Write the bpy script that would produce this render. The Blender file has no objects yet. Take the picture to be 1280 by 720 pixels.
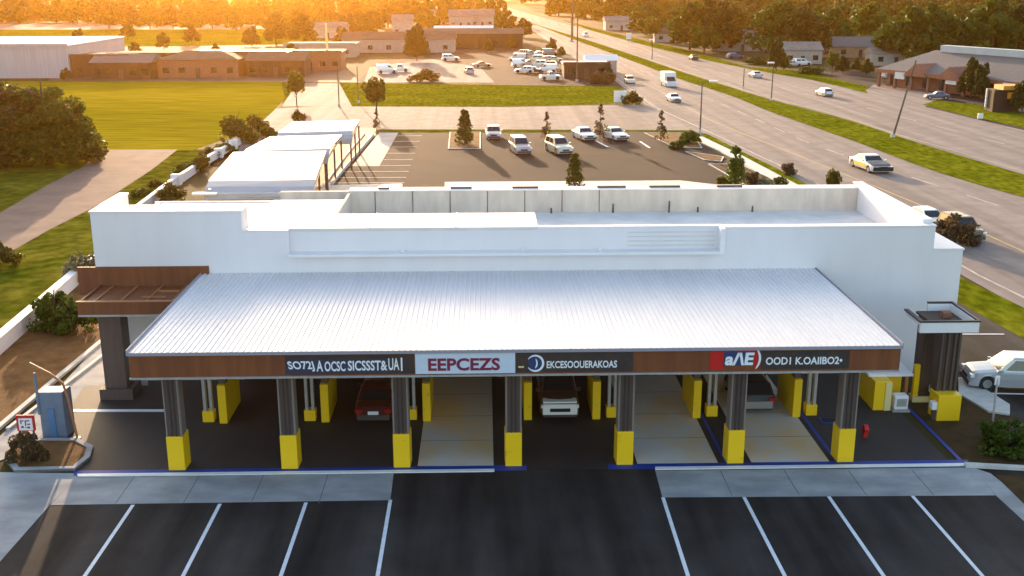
import bpy, bmesh, math, random
from mathutils import Vector, Matrix
import numpy as np
random.seed(7)
R = math.radians
S = bpy.context.scene
C = S.collection
# ------------------------------------------------------------------ camera
H = 21.0
PITCH, YAW, ROLL = 0.27605, 0.02501, -0.00153
FPX = 1357.25
_F = Vector((math.sin(YAW)*math.cos(PITCH), math.cos(YAW)*math.cos(PITCH), -math.sin(PITCH)))
_R = Vector((math.cos(YAW), -math.sin(YAW), 0)); _U = _R.cross(_F)
_R2 = _R*math.cos(ROLL) + _U*math.sin(ROLL); _U2 = -_R*math.sin(ROLL) + _U*math.cos(ROLL)
cd = bpy.data.cameras.new('camera'); cam = bpy.data.objects.new('camera', cd); C.objects.link(cam)
cam.matrix_world = Matrix(((_R2.x, _U2.x, -_F.x, 0), (_R2.y, _U2.y, -_F.y, 0), (_R2.z, _U2.z, -_F.z, H), (0, 0, 0, 1)))
cd.sensor_width = 36; cd.lens = 36*FPX/1280; cd.clip_start = .5; cd.clip_end = 12000
S.camera = cam
# ------------------------------------------------------------------ light
SUN_EL, SUN_AZ = 9.8, -11.5            # azimuth from +Y towards +X
w = bpy.data.worlds.new('World'); S.world = w; w.use_nodes = True
nt = w.node_tree; bg = nt.nodes['Background']
sky = nt.nodes.new('ShaderNodeTexSky'); sky.sky_type = 'NISHITA'; sky.sun_disc = False
sky.sun_elevation = R(SUN_EL); sky.sun_rotation = R(SUN_AZ); sky.air_density = 1.0; sky.dust_density = 2.5; sky.ozone_density = .8
nt.links.new(sky.outputs[0], bg.inputs[0]); bg.inputs[1].default_value = 0.15
sl = bpy.data.lights.new('sun', 'SUN'); sl.energy = 2.7; sl.angle = R(.6); sl.color = (1, .70, .44)
so = bpy.data.objects.new('sun', sl); C.objects.link(so)
sd = Vector((math.sin(R(SUN_AZ))*math.cos(R(SUN_EL)), math.cos(R(SUN_AZ))*math.cos(R(SUN_EL)), math.sin(R(SUN_EL))))
so.rotation_euler = sd.to_track_quat('Z', 'Y').to_euler(); so.location = (0, 0, 60)
S.view_settings.view_transform = 'Standard'; S.view_settings.look = 'None'
S.view_settings.exposure = 1.88; S.view_settings.gamma = 1; S.view_settings.use_curve_mapping = False
HAZE_D, HAZE_ANI = 0.00008, 0.86
S.cycles.volume_bounces = 0; S.cycles.max_bounces = 6

def at(px, py, z=0.0):
    """point at height z seen at a photo position (1280x720)"""
    d = _F*FPX + _R2*(px-640) + _U2*(360-py); t = (z-H)/d.z
    return Vector((t*d.x, t*d.y, z))
def pxm(py): return (py+24.5)*.962/21    # pixels per metre at a ground row

# ------------------------------------------------------------------ materials
def mat(name, col, rough=.7, metal=0, var=0, vs=3.0, bump=0, bs=20., col2=None, stretch=None, spec=.5, trans=0, det=4, coord='Object', thr=(.35,.65), two=None):
    m = bpy.data.materials.new(name); m.use_nodes = True; n = m.node_tree; p = n.nodes['Principled BSDF']
    p.inputs['Base Color'].default_value = (*col, 1); p.inputs['Roughness'].default_value = rough
    p.inputs['Metallic'].default_value = metal; p.inputs['Specular IOR Level'].default_value = spec
    if var or bump or col2:
        tc = n.nodes.new('ShaderNodeTexCoord'); src = tc.outputs[coord]
        if stretch:
            mp = n.nodes.new('ShaderNodeMapping'); mp.inputs['Scale'].default_value = stretch
            n.links.new(src, mp.inputs[0]); src = mp.outputs[0]
    if var or col2:
        no = n.nodes.new('ShaderNodeTexNoise'); no.inputs['Scale'].default_value = vs; no.inputs['Detail'].default_value = det; no.inputs['Roughness'].default_value = .6
        n.links.new(src, no.inputs['Vector'])
        cr = n.nodes.new('ShaderNodeValToRGB')
        a = tuple(max(0, c*(1-var)) for c in col); b = col2 if col2 else tuple(min(1, c*(1+var)) for c in col)
        if col2: a = col
        cr.color_ramp.elements[0].position = thr[0]; cr.color_ramp.elements[1].position = thr[1]
        cr.color_ramp.elements[0].color = (*a, 1); cr.color_ramp.elements[1].color = (*b, 1)
        n.links.new(no.outputs[0], cr.inputs[0]); colout = cr.outputs[0]
        if two:     # (scale, stretch, darkest factor, lightest factor): broad wear on top of the fine pattern
            m2 = n.nodes.new('ShaderNodeMapping'); m2.inputs['Scale'].default_value = two[1]; n.links.new(tc.outputs[coord], m2.inputs[0])
            n2 = n.nodes.new('ShaderNodeTexNoise'); n2.inputs['Scale'].default_value = two[0]; n2.inputs['Detail'].default_value = 5; n.links.new(m2.outputs[0], n2.inputs['Vector'])
            mr = n.nodes.new('ShaderNodeMapRange'); mr.inputs[1].default_value = .36; mr.inputs[2].default_value = .64; mr.inputs[3].default_value = two[2]; mr.inputs[4].default_value = two[3]
            n.links.new(n2.outputs[0], mr.inputs[0]); vm = n.nodes.new('ShaderNodeVectorMath'); vm.operation = 'SCALE'
            n.links.new(colout, vm.inputs[0]); n.links.new(mr.outputs[0], vm.inputs['Scale']); colout = vm.outputs[0]
        n.links.new(colout, p.inputs['Base Color'])
    if bump:
        nb = n.nodes.new('ShaderNodeTexNoise'); nb.inputs['Scale'].default_value = bs; nb.inputs['Detail'].default_value = 3
        n.links.new(src, nb.inputs['Vector']); bu = n.nodes.new('ShaderNodeBump'); bu.inputs['Strength'].default_value = bump; bu.inputs['Distance'].default_value = .05
        n.links.new(nb.outputs[0], bu.inputs['Height']); n.links.new(bu.outputs[0], p.inputs['Normal'])
    return m
def leafmat(name, c1, c2, tr=.25):
    m = bpy.data.materials.new(name); m.use_nodes = True; n = m.node_tree; p = n.nodes['Principled BSDF']
    p.inputs['Roughness'].default_value = .6; p.inputs['Specular IOR Level'].default_value = .25
    g = n.nodes.new('ShaderNodeNewGeometry'); oi = n.nodes.new('ShaderNodeObjectInfo')
    ad = n.nodes.new('ShaderNodeMath'); ad.operation = 'MULTIPLY_ADD'; ad.inputs[1].default_value = .6
    mu = n.nodes.new('ShaderNodeMath'); mu.operation = 'MULTIPLY'; mu.inputs[1].default_value = .4
    n.links.new(oi.outputs['Random'], mu.inputs[0]); n.links.new(g.outputs['Random Per Island'], ad.inputs[0]); n.links.new(mu.outputs[0], ad.inputs[2])
    cr = n.nodes.new('ShaderNodeValToRGB'); cr.color_ramp.elements[0].color = (*c1, 1); cr.color_ramp.elements[1].color = (*c2, 1)
    n.links.new(ad.outputs[0], cr.inputs[0]); n.links.new(cr.outputs[0], p.inputs['Base Color'])
    t = n.nodes.new('ShaderNodeBsdfTranslucent'); n.links.new(cr.outputs[0], t.inputs[0])
    mx = n.nodes.new('ShaderNodeMixShader'); mx.inputs[0].default_value = tr
    n.links.new(p.outputs[0], mx.inputs[1]); n.links.new(t.outputs[0], mx.inputs[2]); n.links.new(mx.outputs[0], n.nodes['Material Output'].inputs[0])
    return m
M = dict(
 ground=mat('ground_scrub', (.040, .036, .010), .95, vs=.02, col2=(.07, .052, .018), det=8, spec=.1),
 grass=mat('grass', (.060, .078, .006), .95, vs=.22, col2=(.15, .135, .018), det=10, bump=.5, bs=3, spec=0, two=(.9, (1, 1, 1), .7, 1.35)),
 grass_dry=mat('grass_dry', (.19, .17, .008), .95, vs=.02, col2=(.27, .22, .014), det=10, bump=.4, bs=2, spec=0, stretch=(.3, 1.6, 1), two=(.5, (.25, 2, 1), .75, 1.25)),
 median=mat('median_grass', (.10, .115, .006), .95, vs=.12, col2=(.16, .165, .012), det=8, spec=0, two=(1.3, (1, .5, 1), .65, 1.35)),
 asphalt=mat('asphalt', (.022, .019, .0175), .88, vs=.35, col2=(.036, .032, .031), thr=(.3, .7), det=11, bump=.3, bs=30, spec=.12, two=(.55, (1, .09, 1), .62, 1.7)),
 lot=mat('lot_asphalt', (.024, .019, .020), .95, vs=.12, col2=(.036, .029, .029), det=7, bump=.3, bs=20, spec=.08),
 road=mat('worn_road', (.195, .163, .155), .9, vs=.4, col2=(.25, .21, .195), det=9, bump=.2, bs=10, spec=.1, two=(.5, (1, .03, 1), .82, 1.15)),
 path=mat('track', (.17, .12, .105), .95, vs=.3, col2=(.23, .165, .14), det=7, spec=.1),
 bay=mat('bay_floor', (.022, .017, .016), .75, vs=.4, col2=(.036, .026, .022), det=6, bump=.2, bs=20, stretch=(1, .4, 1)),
 concrete=mat('concrete', (.27, .275, .29), .85, vs=.5, col2=(.36, .36, .365), det=8, bump=.2, bs=12, spec=.3, two=(.7, (.5, 1.2, 1), .8, 1.15)),
 slab=mat('slab_concrete', (.56, .52, .48), .75, vs=.22, col2=(.68, .45, .22), det=5, bump=.15, bs=10, thr=(.44, .62), stretch=(1, .6, 1)),
 kerb=mat('kerb', (.52, .50, .47), .8, var=.12, vs=1.5, bump=.2),
 mulch=mat('mulch', (.13, .065, .025), .98, vs=.8, col2=(.22, .115, .045), det=10, bump=1, bs=9, spec=.1),
 soil=mat('soil', (.05, .032, .015), .98, vs=1.2, col2=(.085, .05, .02), det=9, bump=1, bs=8, spec=.1),
 stucco=mat('white_stucco', (.82, .765, .775), .85, var=.025, vs=.5, det=8, bump=.12, bs=6, spec=.3, stretch=(1.6, 1.6, .35)),
 coping=mat('white_coping', (.84, .80, .80), .55, var=.03, vs=1, spec=.4),
 membrane=mat('roof_membrane', (.70, .68, .66), .8, var=.1, vs=.6, det=7),
 deck=mat('pale_deck', (.72, .67, .64), .75, var=.05, vs=.8, det=5),
 grime=mat('grimy_panel', (.58, .53, .46), .85, var=.12, vs=1.2, det=7, stretch=(1, 1, .3)),
 metal_roof=mat('white_metal_roof', (.75, .71, .72), .45, var=.03, vs=.6, metal=.15, spec=.6, stretch=(2, .3, 1)),
 trim=mat('trim', (.30, .30, .36), .5, spec=.5),
 wood=mat('stained_timber', (.15, .042, .012), .6, vs=1.2, col2=(.22, .065, .018), det=6, bump=.15, stretch=(2.5, 2.5, .2)),
 wood_d=mat('dark_timber', (.055, .030, .020), .65, vs=1.5, col2=(.09, .045, .025), stretch=(4, 4, .3)),
 brown_steel=mat('brown_steel', (.10, .072, .065), .5, var=.12, vs=2, stretch=(6, 6, .5), metal=.2),
 flute=mat('pale_brown_steel', (.26, .22, .20), .5, metal=.2),
 steel=mat('pale_steel', (.45, .43, .42), .45, metal=.4, var=.1),
 darkpanel=mat('charcoal_panel', (.030, .024, .026), .5, vs=1.5, col2=(.05, .034, .03)),
 bluepanel=mat('navy_panel', (.03, .035, .075), .5),
 lightpanel=mat('pale_blue_panel', (.60, .68, .80), .5, var=.03),
 letter=mat('white_lettering', (.85, .87, .92), .4),
 maroon=mat('maroon_lettering', (.22, .02, .06), .4),
 navy=mat('navy_lettering', (.02, .05, .16), .4), red=mat('red_panel', (.55, .01, .01), .45),
 yellow=mat('yellow_paint', (.90, .55, .004), .5, vs=2.2, col2=(.50, .29, .02), det=9, bump=.06, thr=(.62, .80)),
 cream=mat('cream_paint', (.75, .62, .28), .5), blue=mat('blue_paint', (.003, .035, .27), .6, var=.15, vs=1),
 white=mat('white_paint', (.78, .78, .78), .5, var=.05, vs=2), faint=mat('faded_line', (.30,.27,.25), .9, vs=.6, col2=(.46,.42,.38), det=9), faintg=mat('faded_lot_line', (.05,.04,.04), .9, vs=1.2, col2=(.42,.36,.33), det=6, thr=(.2,.45)), yline=mat('faded_yellow_line', (.32,.24,.13), .9, vs=.5, col2=(.46,.33,.14), det=9),
 linep=mat('line_paint', (.62, .64, .70), .7, vs=3, col2=(.74, .75, .8), det=8),
 kiosk=mat('blue_grey_metal', (.14, .20, .28), .5, var=.1), kblue=mat('blue_metal', (.08, .20, .38), .45),
 orange=mat('orange_metal', (.40, .16, .06), .5), pole=mat('weathered_pole', (.12, .095, .07), .8, var=.2),
 black=mat('black_rubber', (.012, .012, .013), .8), glass=mat('dark_glass', (.012, .014, .018), .08, spec=.8),
 rim=mat('alloy', (.45, .45, .46), .3, metal=.8), lamp=mat('headlamp', (.75, .75, .72), .15), tail=mat('tail_lamp', (.35, .01, .01), .2),
 plate=mat('plate', (.75, .76, .8), .5), chrome=mat('chrome', (.6, .6, .6), .2, metal=.9),
 bark=mat('bark', (.10, .065, .04), .9, var=.3, vs=4, bump=.5, stretch=(3, 3, .6)),
 leaf=leafmat('leaves_green', (.028, .05, .006), (.10, .15, .014), .35),
 leaf_g=leafmat('leaves_gold', (.05, .05, .007), (.14, .125, .012), .35),
 leaf_d=leafmat('leaves_dark', (.030, .034, .006), (.065, .075, .009), .3),
 leaf_l=leafmat('leaves_lime', (.08, .10, .010), (.15, .15, .015), .35),
 leaf_p=leafmat('leaves_pale', (.10, .11, .05), (.40, .38, .25), .3),
 leaf_b=leafmat('leaves_brown', (.07, .045, .02), (.17, .11, .05), .3),
 brick=mat('red_brick', (.26, .09, .05), .85, vs=3, col2=(.36, .15, .09)), brownwall=mat('brown_cladding', (.04, .022, .015), .85, vs=.3, col2=(.07, .035, .02), stretch=(2, 2, .5)),
 shingle=mat('dark_shingle', (.10, .095, .10), .9, vs=2, col2=(.14, .13, .135), det=8, stretch=(.5, 2, 1)),
 roofbrown=mat('brown_roof', (.08, .055, .04), .9, var=.2, vs=.5), greymetal=mat('grey_metal_roof', (.45, .48, .50), .5, var=.08, vs=.4),
 farwhite=mat('weathered_siding', (.40, .37, .34), .85, var=.15, vs=1), farroof=mat('weathered_roof', (.22, .19, .17), .9, var=.2, vs=.8),
 house=mat('pale_siding', (.36, .32, .28), .8, var=.08, vs=1), sidegrey=mat('grey_cladding', (.38, .38, .42), .7, vs=.4, col2=(.46, .46, .50), stretch=(6, 6, .2)),
 amber=mat('amber_awning', (.75, .30, .03), .6), shade=mat('shade_fabric', (.40, .40, .44), .6, var=.04, vs=.5), tan=mat('tan_wall', (.34, .21, .12), .85, vs=1, col2=(.42, .27, .16)),
)
CARS = {}
def paint(name, col, rough=.28, metal=.3):
    if name not in CARS: CARS[name] = mat('car_paint_'+name, col, rough, metal, spec=.6)
    return CARS[name]
P_ = dict(white=(.72,.72,.72), silver=(.45,.46,.48), maroon=(.10,.02,.015), dark=(.03,.025,.022), red=(.25,.03,.03), bronze=(.16,.10,.045), grey=(.20,.20,.21), blue=(.08,.12,.22), tan=(.40,.33,.24), pink=(.50,.42,.42), brown=(.09,.05,.035), cream=(.68,.64,.52))
def pt(n): return paint(n, P_[n])

# ------------------------------------------------------------------ mesh helpers
class MB:
    def __init__(s): s.v = []; s.f = []
    def add(s, vs, fs):
        o = len(s.v); s.v += [tuple(q) for q in vs]; s.f += [tuple(o+i for i in f) for f in fs]; return s
    def box(s, x0, x1, y0, y1, z0, z1):
        return s.add([(x0,y0,z0),(x1,y0,z0),(x1,y1,z0),(x0,y1,z0),(x0,y0,z1),(x1,y0,z1),(x1,y1,z1),(x0,y1,z1)],
                     [(0,3,2,1),(4,5,6,7),(0,1,5,4),(1,2,6,5),(2,3,7,6),(3,0,4,7)])
    def prism(s, poly, z0, z1):
        n = len(poly); a = sum(poly[i][0]*poly[(i+1)%n][1]-poly[(i+1)%n][0]*poly[i][1] for i in range(n))
        if a < 0: poly = poly[::-1]
        return s.add([(p[0],p[1],z0) for p in poly]+[(p[0],p[1],z1) for p in poly],
            [tuple(range(n))[::-1], tuple(range(n, 2*n))]+[(i,(i+1)%n,n+(i+1)%n,n+i) for i in range(n)])
    def sheet(s, poly, z):
        n = len(poly); a = sum(poly[i][0]*poly[(i+1)%n][1]-poly[(i+1)%n][0]*poly[i][1] for i in range(n))
        if a < 0: poly = poly[::-1]
        return s.add([(p[0],p[1],z) for p in poly], [tuple(range(n))])
    def extr(s, prof, axis, a0, a1):
        """profile in the plane across `axis`, extruded from a0 to a1"""
        def P(u, v, a): return (a, u, v) if axis == 'x' else (u, a, v)
        n = len(prof)
        return s.add([P(u, v, a0) for u, v in prof]+[P(u, v, a1) for u, v in prof],
            [tuple(range(n)), tuple(range(n, 2*n))[::-1]]+[(i,n+i,n+(i+1)%n,(i+1)%n) for i in range(n)])
    def tube(s, a, b, r0, r1=None, n=8):
        a = Vector(a); b = Vector(b); r1 = r0 if r1 is None else r1
        d = (b-a).normalized(); u = d.orthogonal().normalized(); v = d.cross(u)
        ring = lambda c, r: [c+(u*math.cos(2*math.pi*i/n)+v*math.sin(2*math.pi*i/n))*r for i in range(n)]
        return s.add(ring(a, r0)+ring(b, r1), [(i,(i+1)%n,n+(i+1)%n,n+i) for i in range(n)]+[tuple(range(n))[::-1], tuple(range(n, 2*n))])
    def ring(s, rings, cap=True):
        n = len(rings[0]); o = len(s.v); vs = [p for r in rings for p in r]; fs = []
        for k in range(len(rings)-1):
            for i in range(n): fs.append((k*n+i, k*n+(i+1)%n, (k+1)*n+(i+1)%n, (k+1)*n+i))
        if cap: fs += [tuple(range(n))[::-1], tuple(range((len(rings)-1)*n, len(rings)*n))]
        return s.add(vs, fs)
    def quad(s, a, b, c, d): return s.add([a,b,c,d], [(0,1,2,3)])
    def build(s, name, m, parent=None, smooth=False, bevel=0, fix=False):
        me = bpy.data.meshes.new(name)
        og = ORG.get(parent, Vector((0,0,0))) if parent else Vector((0,0,0))
        me.from_pydata([(p[0]-og.x, p[1]-og.y, p[2]-og.z) for p in s.v], [], s.f); me.materials.append(M[m] if isinstance(m, str) else m)
        if fix:
            bm = bmesh.new(); bm.from_mesh(me); bmesh.ops.recalc_face_normals(bm, faces=bm.faces); bm.to_mesh(me); bm.free()
        me.update()
        if smooth: me.polygons.foreach_set('use_smooth', [True]*len(me.polygons))
        o = bpy.data.objects.new(name, me); C.objects.link(o)
        if parent: o.parent = parent; ORG[o] = og
        if bevel:
            b = o.modifiers.new('b', 'BEVEL'); b.width = bevel; b.segments = 2; b.limit_method = 'ANGLE'
        return o
ORG = {}
def thing(name, loc, label, cat, group=None):
    o = bpy.data.objects.new(name, None); C.objects.link(o); o.location = loc; o.empty_display_size = .3
    o['label'] = label; o['category'] = cat
    if group: o['group'] = group
    ORG[o] = Vector(loc); return o
def tag(o, label, cat, group=None):
    o['label'] = label; o['category'] = cat
    if group: o['group'] = group
    return o
def struct(o, kind='structure'): o['kind'] = kind; return o
def dup(root, loc, rz=0, sc=1, label=None, group=None, sz=None):
    r = root.copy(); C.objects.link(r); r.location = loc; r.rotation_euler = (0, 0, rz); r.scale = (sc, sc, sz or sc)
    if label: r['label'] = label
    if group: r['group'] = group
    for ch in root.children:
        c = ch.copy(); C.objects.link(c); c.parent = r
        for g in ch.children:
            d = g.copy(); C.objects.link(d); d.parent = c
    return r
def P2(*pts, z=0): return [(lambda v: (v.x, v.y))(at(a, b, z)) for a, b in pts]
def flat(name, m, z, *pts, world=None):
    return struct(MB().sheet(world or P2(*pts), z).build(name, m))

# ================================================================== GROUND
struct(MB().sheet([(-4000, -300), (4000, -300), (4000, 9000), (-4000, 9000)], -.02).build('ground', 'ground'))
# left lawn and fields
flat('lawn', 'grass', .0, (-700, 62), (240, 100), world=P2((-500, 205), (0, 205), (100, 187), (300, 187), (330, 158), (318, 168), (225, 228), (168, 262), (118, 318), (-25, 455), (-160, 560), (-600, 560)))
flat('field', 'grass_dry', .004, (-120, 101), (352, 102), (360, 118), (350, 130), (318, 160), (240, 188), (-160, 188))
flat('path', 'path', .012, (130, 187), (222, 187), (190, 212), (120, 258), (60, 288), (8, 318), (-120, 385), (-260, 385), (-60, 290), (0, 266), (60, 231), (105, 208))
flat('far_strip', 'median', .004, (-300, 37), (150, 37), (122, 50), (0, 54), (-300, 58))
flat('far_road', 'road', .006, (-400, 30), (300, 30), (300, 37), (-400, 37))
flat('yard', 'road', .008, (-400, 58), (150, 53), (130, 62), (0, 68), (-400, 78))
flat('far_lawn', 'median', .003, (-400, 37.5), (400, 37), (420, 58), (-400, 57))
flat('cross_road', 'road', .02, (305, 172), (330, 150), (345, 136), (395, 133), (640, 134), (802, 131), (1000, 131), (1000, 170), (880, 170), (866, 163), (640, 162), (470, 162), (400, 166), (330, 185), (290, 205))
flat('side_lane', 'road', .016, (352, 133), (372, 104), (424, 104), (440, 133))
flat('verge', 'median', .008, (440, 134), (426, 122), (398, 103), (772, 108), (800, 129), (640, 133))
flat('verge_left', 'grass', .006, (372, 104), (352, 104), (356, 122), (350, 136))
flat('rear_verge', 'grass', .012, (400, 166), (470, 161), (868, 163), (872, 169), (640, 168), (455, 170))
flat('dealer_lot', 'lot', .006, (445, 104), (470, 78), (560, 60), (690, 52), (745, 80), (786, 108))
flat('gravel_yard', 'road', .010, (455, 103), (462, 84), (540, 74), (600, 84), (618, 103))
flat('brown_yard', 'roofbrown', .008, (60, 101), (90, 60), (400, 55), (450, 103))
# highway
def line(pts, ext_near=None, ext_far=None):
    q = [at(*p) for p in pts]
    if ext_far: d = (q[0]-q[1]).normalized(); q.insert(0, q[0]+d*ext_far)
    if ext_near: d = (q[-1]-q[-2]).normalized(); q.append(q[-1]+d*ext_near)
    return [(v.x, v.y) for v in q]
near_edge = line([(606, 5), (640, 22), (668, 40), (705, 66), (765, 98), (806, 131), (883, 167), (926, 189), (970, 210), (1020, 236), (1209, 351), (1280, 385)], 90)
med_n = line([(645, 22), (680, 35), (722, 51), (800, 80), (852, 100), (915, 120), (960, 139), (1077, 180), (1160, 212), (1225, 232), (1280, 247)], 110)
med_f = line([(645, 21), (670, 31), (740, 52), (800, 72), (855, 91), (915, 110), (960, 124), (1060, 150), (1150, 180), (1280, 219)], 110)
far_edge = line([(612, 1), (640, 11), (685, 24), (745, 40), (815, 59), (890, 77), (960, 91), (1020, 101), (1085, 117), (1155, 133), (1210, 147), (1280, 163)], 140)
def resample(L_, n=80):
    v = [Vector(p) for p in L_]; t = [0]
    for k in range(1, len(v)): t.append(t[-1]+(v[k]-v[k-1]).length)
    o_, k = [], 1
    for q in range(n+1):
        d = t[-1]*q/n
        while k < len(v)-1 and t[k] < d: k += 1
        o_.append(v[k-1].lerp(v[k], (d-t[k-1])/(t[k]-t[k-1])))
    return o_
def ribbon(a, b, z):
    a, b = resample(a), resample(b); mb = MB()
    for k in range(len(a)-1): mb.quad((*a[k], z), (*a[k+1], z), (*b[k+1], z), (*b[k], z))
    return mb
struct(ribbon(near_edge, far_edge, .024).build('highway', 'road'))
struct(ribbon(med_n, med_f, .07).build('median', 'median'))
flat('far_verge', 'median', .014, (700, 24), (745, 36), (815, 53), (850, 60), (935, 84), (1000, 88), (1085, 108), (1085, 117), (1020, 101), (960, 91), (890, 77), (815, 59), (745, 40))
flat('mall_lot', 'lot', .010, (985, 88), (1085, 90), (1095, 100), (1300, 112), (1420, 170), (1280, 163), (1155, 133), (1085, 117))
flat('mall_drive', 'road', .026, (1082, 113), (1092, 106), (1150, 112), (1188, 119), (1155, 134), (1085, 117))
flat('mall_verge', 'median', .030, (1153, 131), (1172, 125), (1230, 132), (1300, 146), (1420, 180), (1330, 172), (1280, 160), (1210, 145))
flat('east_verge', 'median', .022, (876, 168), (884, 167), (926, 189), (970, 210), (1020, 236), (1110, 291), (1209, 351), (1280, 385), (1420, 456), (1420, 510), (1280, 424), (1196, 377), (1040, 268), (998, 238), (972, 224), (924, 198))
flat('east_parking', 'asphalt', .014, (1100, 300), (1196, 377), (1280, 424), (1420, 510), (1420, 560), (1262, 520), (1200, 484), (1140, 470), (1100, 440))
def strip(name, pts, wd, z0, z1, m, ext=None):
    q = line(pts, ext); v = [Vector(p) for p in q]; L_, R_ = [], []
    for i, p in enumerate(v):
        d = (v[min(i+1, len(v)-1)]-v[max(i-1, 0)]).normalized(); n = Vector((-d.y, d.x))*wd/2
        L_.append(tuple(p+n)); R_.append(tuple(p-n))
    mb = MB()
    for i in range(len(v)-1): mb.prism([L_[i], L_[i+1], R_[i+1], R_[i]], z0, z1)
    return mb
struct(strip('sidewalk', [(871, 172), (920, 196), (968, 222), (1002, 240), (1060, 276)], 1.7, 0, .12, 'kerb').build('sidewalk', 'kerb'))
# painted lines of the highway
def offset_line(a, b, t, z, wd=.16, dash=None):
    A = [Vector(p) for p in a]; B = [Vector(p) for p in b]; mb = MB()
    def samp(L_, u):
        tot = [0]
        for i in range(1, len(L_)): tot.append(tot[-1]+(L_[i]-L_[i-1]).length)
        s = u*tot[-1]
        for i in range(1, len(L_)):
            if s <= tot[i]+1e-6: return L_[i-1].lerp(L_[i], (s-tot[i-1])/(tot[i]-tot[i-1]))
        return L_[-1]
    N = 150; pts = [samp(A, i/N).lerp(samp(B, i/N), t) for i in range(N+1)]
    for i in range(N):
        if dash and i % 2: continue
        d = (pts[i+1]-pts[i]).normalized(); n = Vector((-d.y, d.x))*wd/2; p, q = pts[i], pts[i+1]
        mb.quad((*(p-n), z), (*(q-n), z), (*(q+n), z), (*(p+n), z))
    return mb
for t, ds, mm in ((.30, None, 'yline'), (.66, 1, 'faint'), (.05, None, 'faint')):
    struct(offset_line(near_edge, med_n, t, .036, .22, ds).build('lane_marking', mm))
for t, ds, mm in ((.5, 1, 'faint'), (.06, None, 'yline')):
    struct(offset_line(med_f, far_edge, t, .036, .22, ds).build('lane_marking', mm))

# rear car park
flat('rear_parking', 'lot', .024, (472, 166), (640, 166), (800, 165), (868, 168), (905, 200), (962, 228), (1010, 262), (1010, 300), (380, 300), (413, 235))
flat('loading_pad', 'concrete', .032, (474, 166), (498, 166), (474, 208), (440, 208))
mb = MB()
for i, y in enumerate((170, 177, 184, 192, 200, 207.5, 215, 222.5, 229)):
    x0 = 496-(y-170)*.55 if y < 206 else 436-(y-207)*.9; x1 = 528-(y-168)*.37
    a, b = at(x0, y), at(x1, y); mb.box(a.x, b.x, a.y-.14, a.y+.14, .03, .036)
struct(mb.build('bay_lines', 'faintg'))
def kerb_ring(name, pts, wd, z0, z1, m='kerb', closed=True):
    v = [Vector(p) for p in pts]; n = len(v); o, i_ = [], []
    cx = sum(v, Vector((0, 0)))/n
    for k in range(n):
        a, b, c = v[k-1], v[k], v[(k+1) % n]
        d = ((b-a).normalized()+(c-b).normalized()).normalized(); nn = Vector((-d.y, d.x))
        if nn.dot(cx-b) < 0: nn = -nn
        o.append(b); i_.append(b+nn*wd)
    mb = MB()
    for k in range(n):
        mb.prism([tuple(o[k]), tuple(o[(k+1) % n]), tuple(i_[(k+1) % n]), tuple(i_[k])], z0, z1)
    return mb
def island(pts, m='mulch', label=None, zt=.14, wd=.22):
    w_ = P2(*pts)
    struct(kerb_ring('kerb', w_, wd, 0, zt).build('kerb', 'kerb'))
    struct(MB().prism(w_, .005, zt-.03).build('planting_bed', m))
island([(562, 166), (601, 166), (601, 187), (560, 187)])
island([(805, 167), (866, 167), (878, 186), (842, 185)])
island([(856, 190), (905, 197), (902, 203), (880, 201)])
island([(885, 206), (925, 206), (995, 238), (940, 238)], 'soil')
struct(strip('line', [(744, 176), (760, 184)], .3, .028, .036, 'linep').build('bay_line', 'linep'))
struct(strip('line', [(800, 177), (812, 185)], .3, .028, .036, 'linep').build('bay_line', 'linep'))
struct(MB().prism(P2((556, 229), (850, 227), (962, 240), (962, 262), (556, 262)), .0, .14).build('sidewalk', 'kerb'))
struct(MB().prism(P2((408, 233), (503, 231), (503, 262), (360, 262)), .0, .14).build('sidewalk', 'kerb'))

# front forecourt
flat('forecourt', 'asphalt', .004, world=[(-60, -60), (60, -60), (60, 44.5), (-60, 44.5)])
flat('bay_floor', 'bay', .010, world=[(-20.2, 44.3), (20.9, 44.3), (20.9, 56.2), (-20.2, 56.2)])
flat('pad', 'concrete', .012, (0, 545), (60, 500), (128, 425), (185, 425), (185, 482), (210, 482), (210, 516), (85, 516), (40, 560), (-60, 600), (-60, 580))
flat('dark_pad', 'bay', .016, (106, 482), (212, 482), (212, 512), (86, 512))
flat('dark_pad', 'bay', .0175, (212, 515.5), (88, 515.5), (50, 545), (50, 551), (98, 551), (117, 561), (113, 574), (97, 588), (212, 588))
flat('white_line', 'white', .020, (86, 512), (212, 512), (212, 515), (86, 515))
def wx(px): return -18.1+0
# concrete strips in front of the bays
flat('apron', 'concrete', .012, (96, 597), (492, 592), (488, 625.5), (63, 631.5))
flat('apron', 'concrete', .012, (819, 588.5), (1217, 584.5), (1244, 619.5), (828, 622))
flat('drive', 'concrete', .016, (-400, 585), (96, 592), (96, 597.5), (63, 631), (0, 702.5), (-40, 745), (-400, 745))
flat('drive', 'concrete', .016, (1217, 585), (1238, 592), (1300, 640), (1400, 720), (1350, 720), (1280, 652), (1244, 619))
for x0, x1 in ((92, 658), (760, 1210)):
    yl = lambda x: 597-.0121*(x-95)
    a = [(x, yl(x)-8.3) for x in (x0, x1)]; b = [(x, yl(x)-1.5) for x in (x1, x0)]
    flat('blue_line', 'blue', .022, *(a+b))
for x0, x1 in ((97, 618), (819, 1217)):
    struct(MB().prism(P2((x0, yl(x0)-3.6), (x1, yl(x1)-3.6), (x1, yl(x1)-.6), (x0, yl(x0)-.6)), .006, .05).build('kerb', 'white'))
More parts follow.
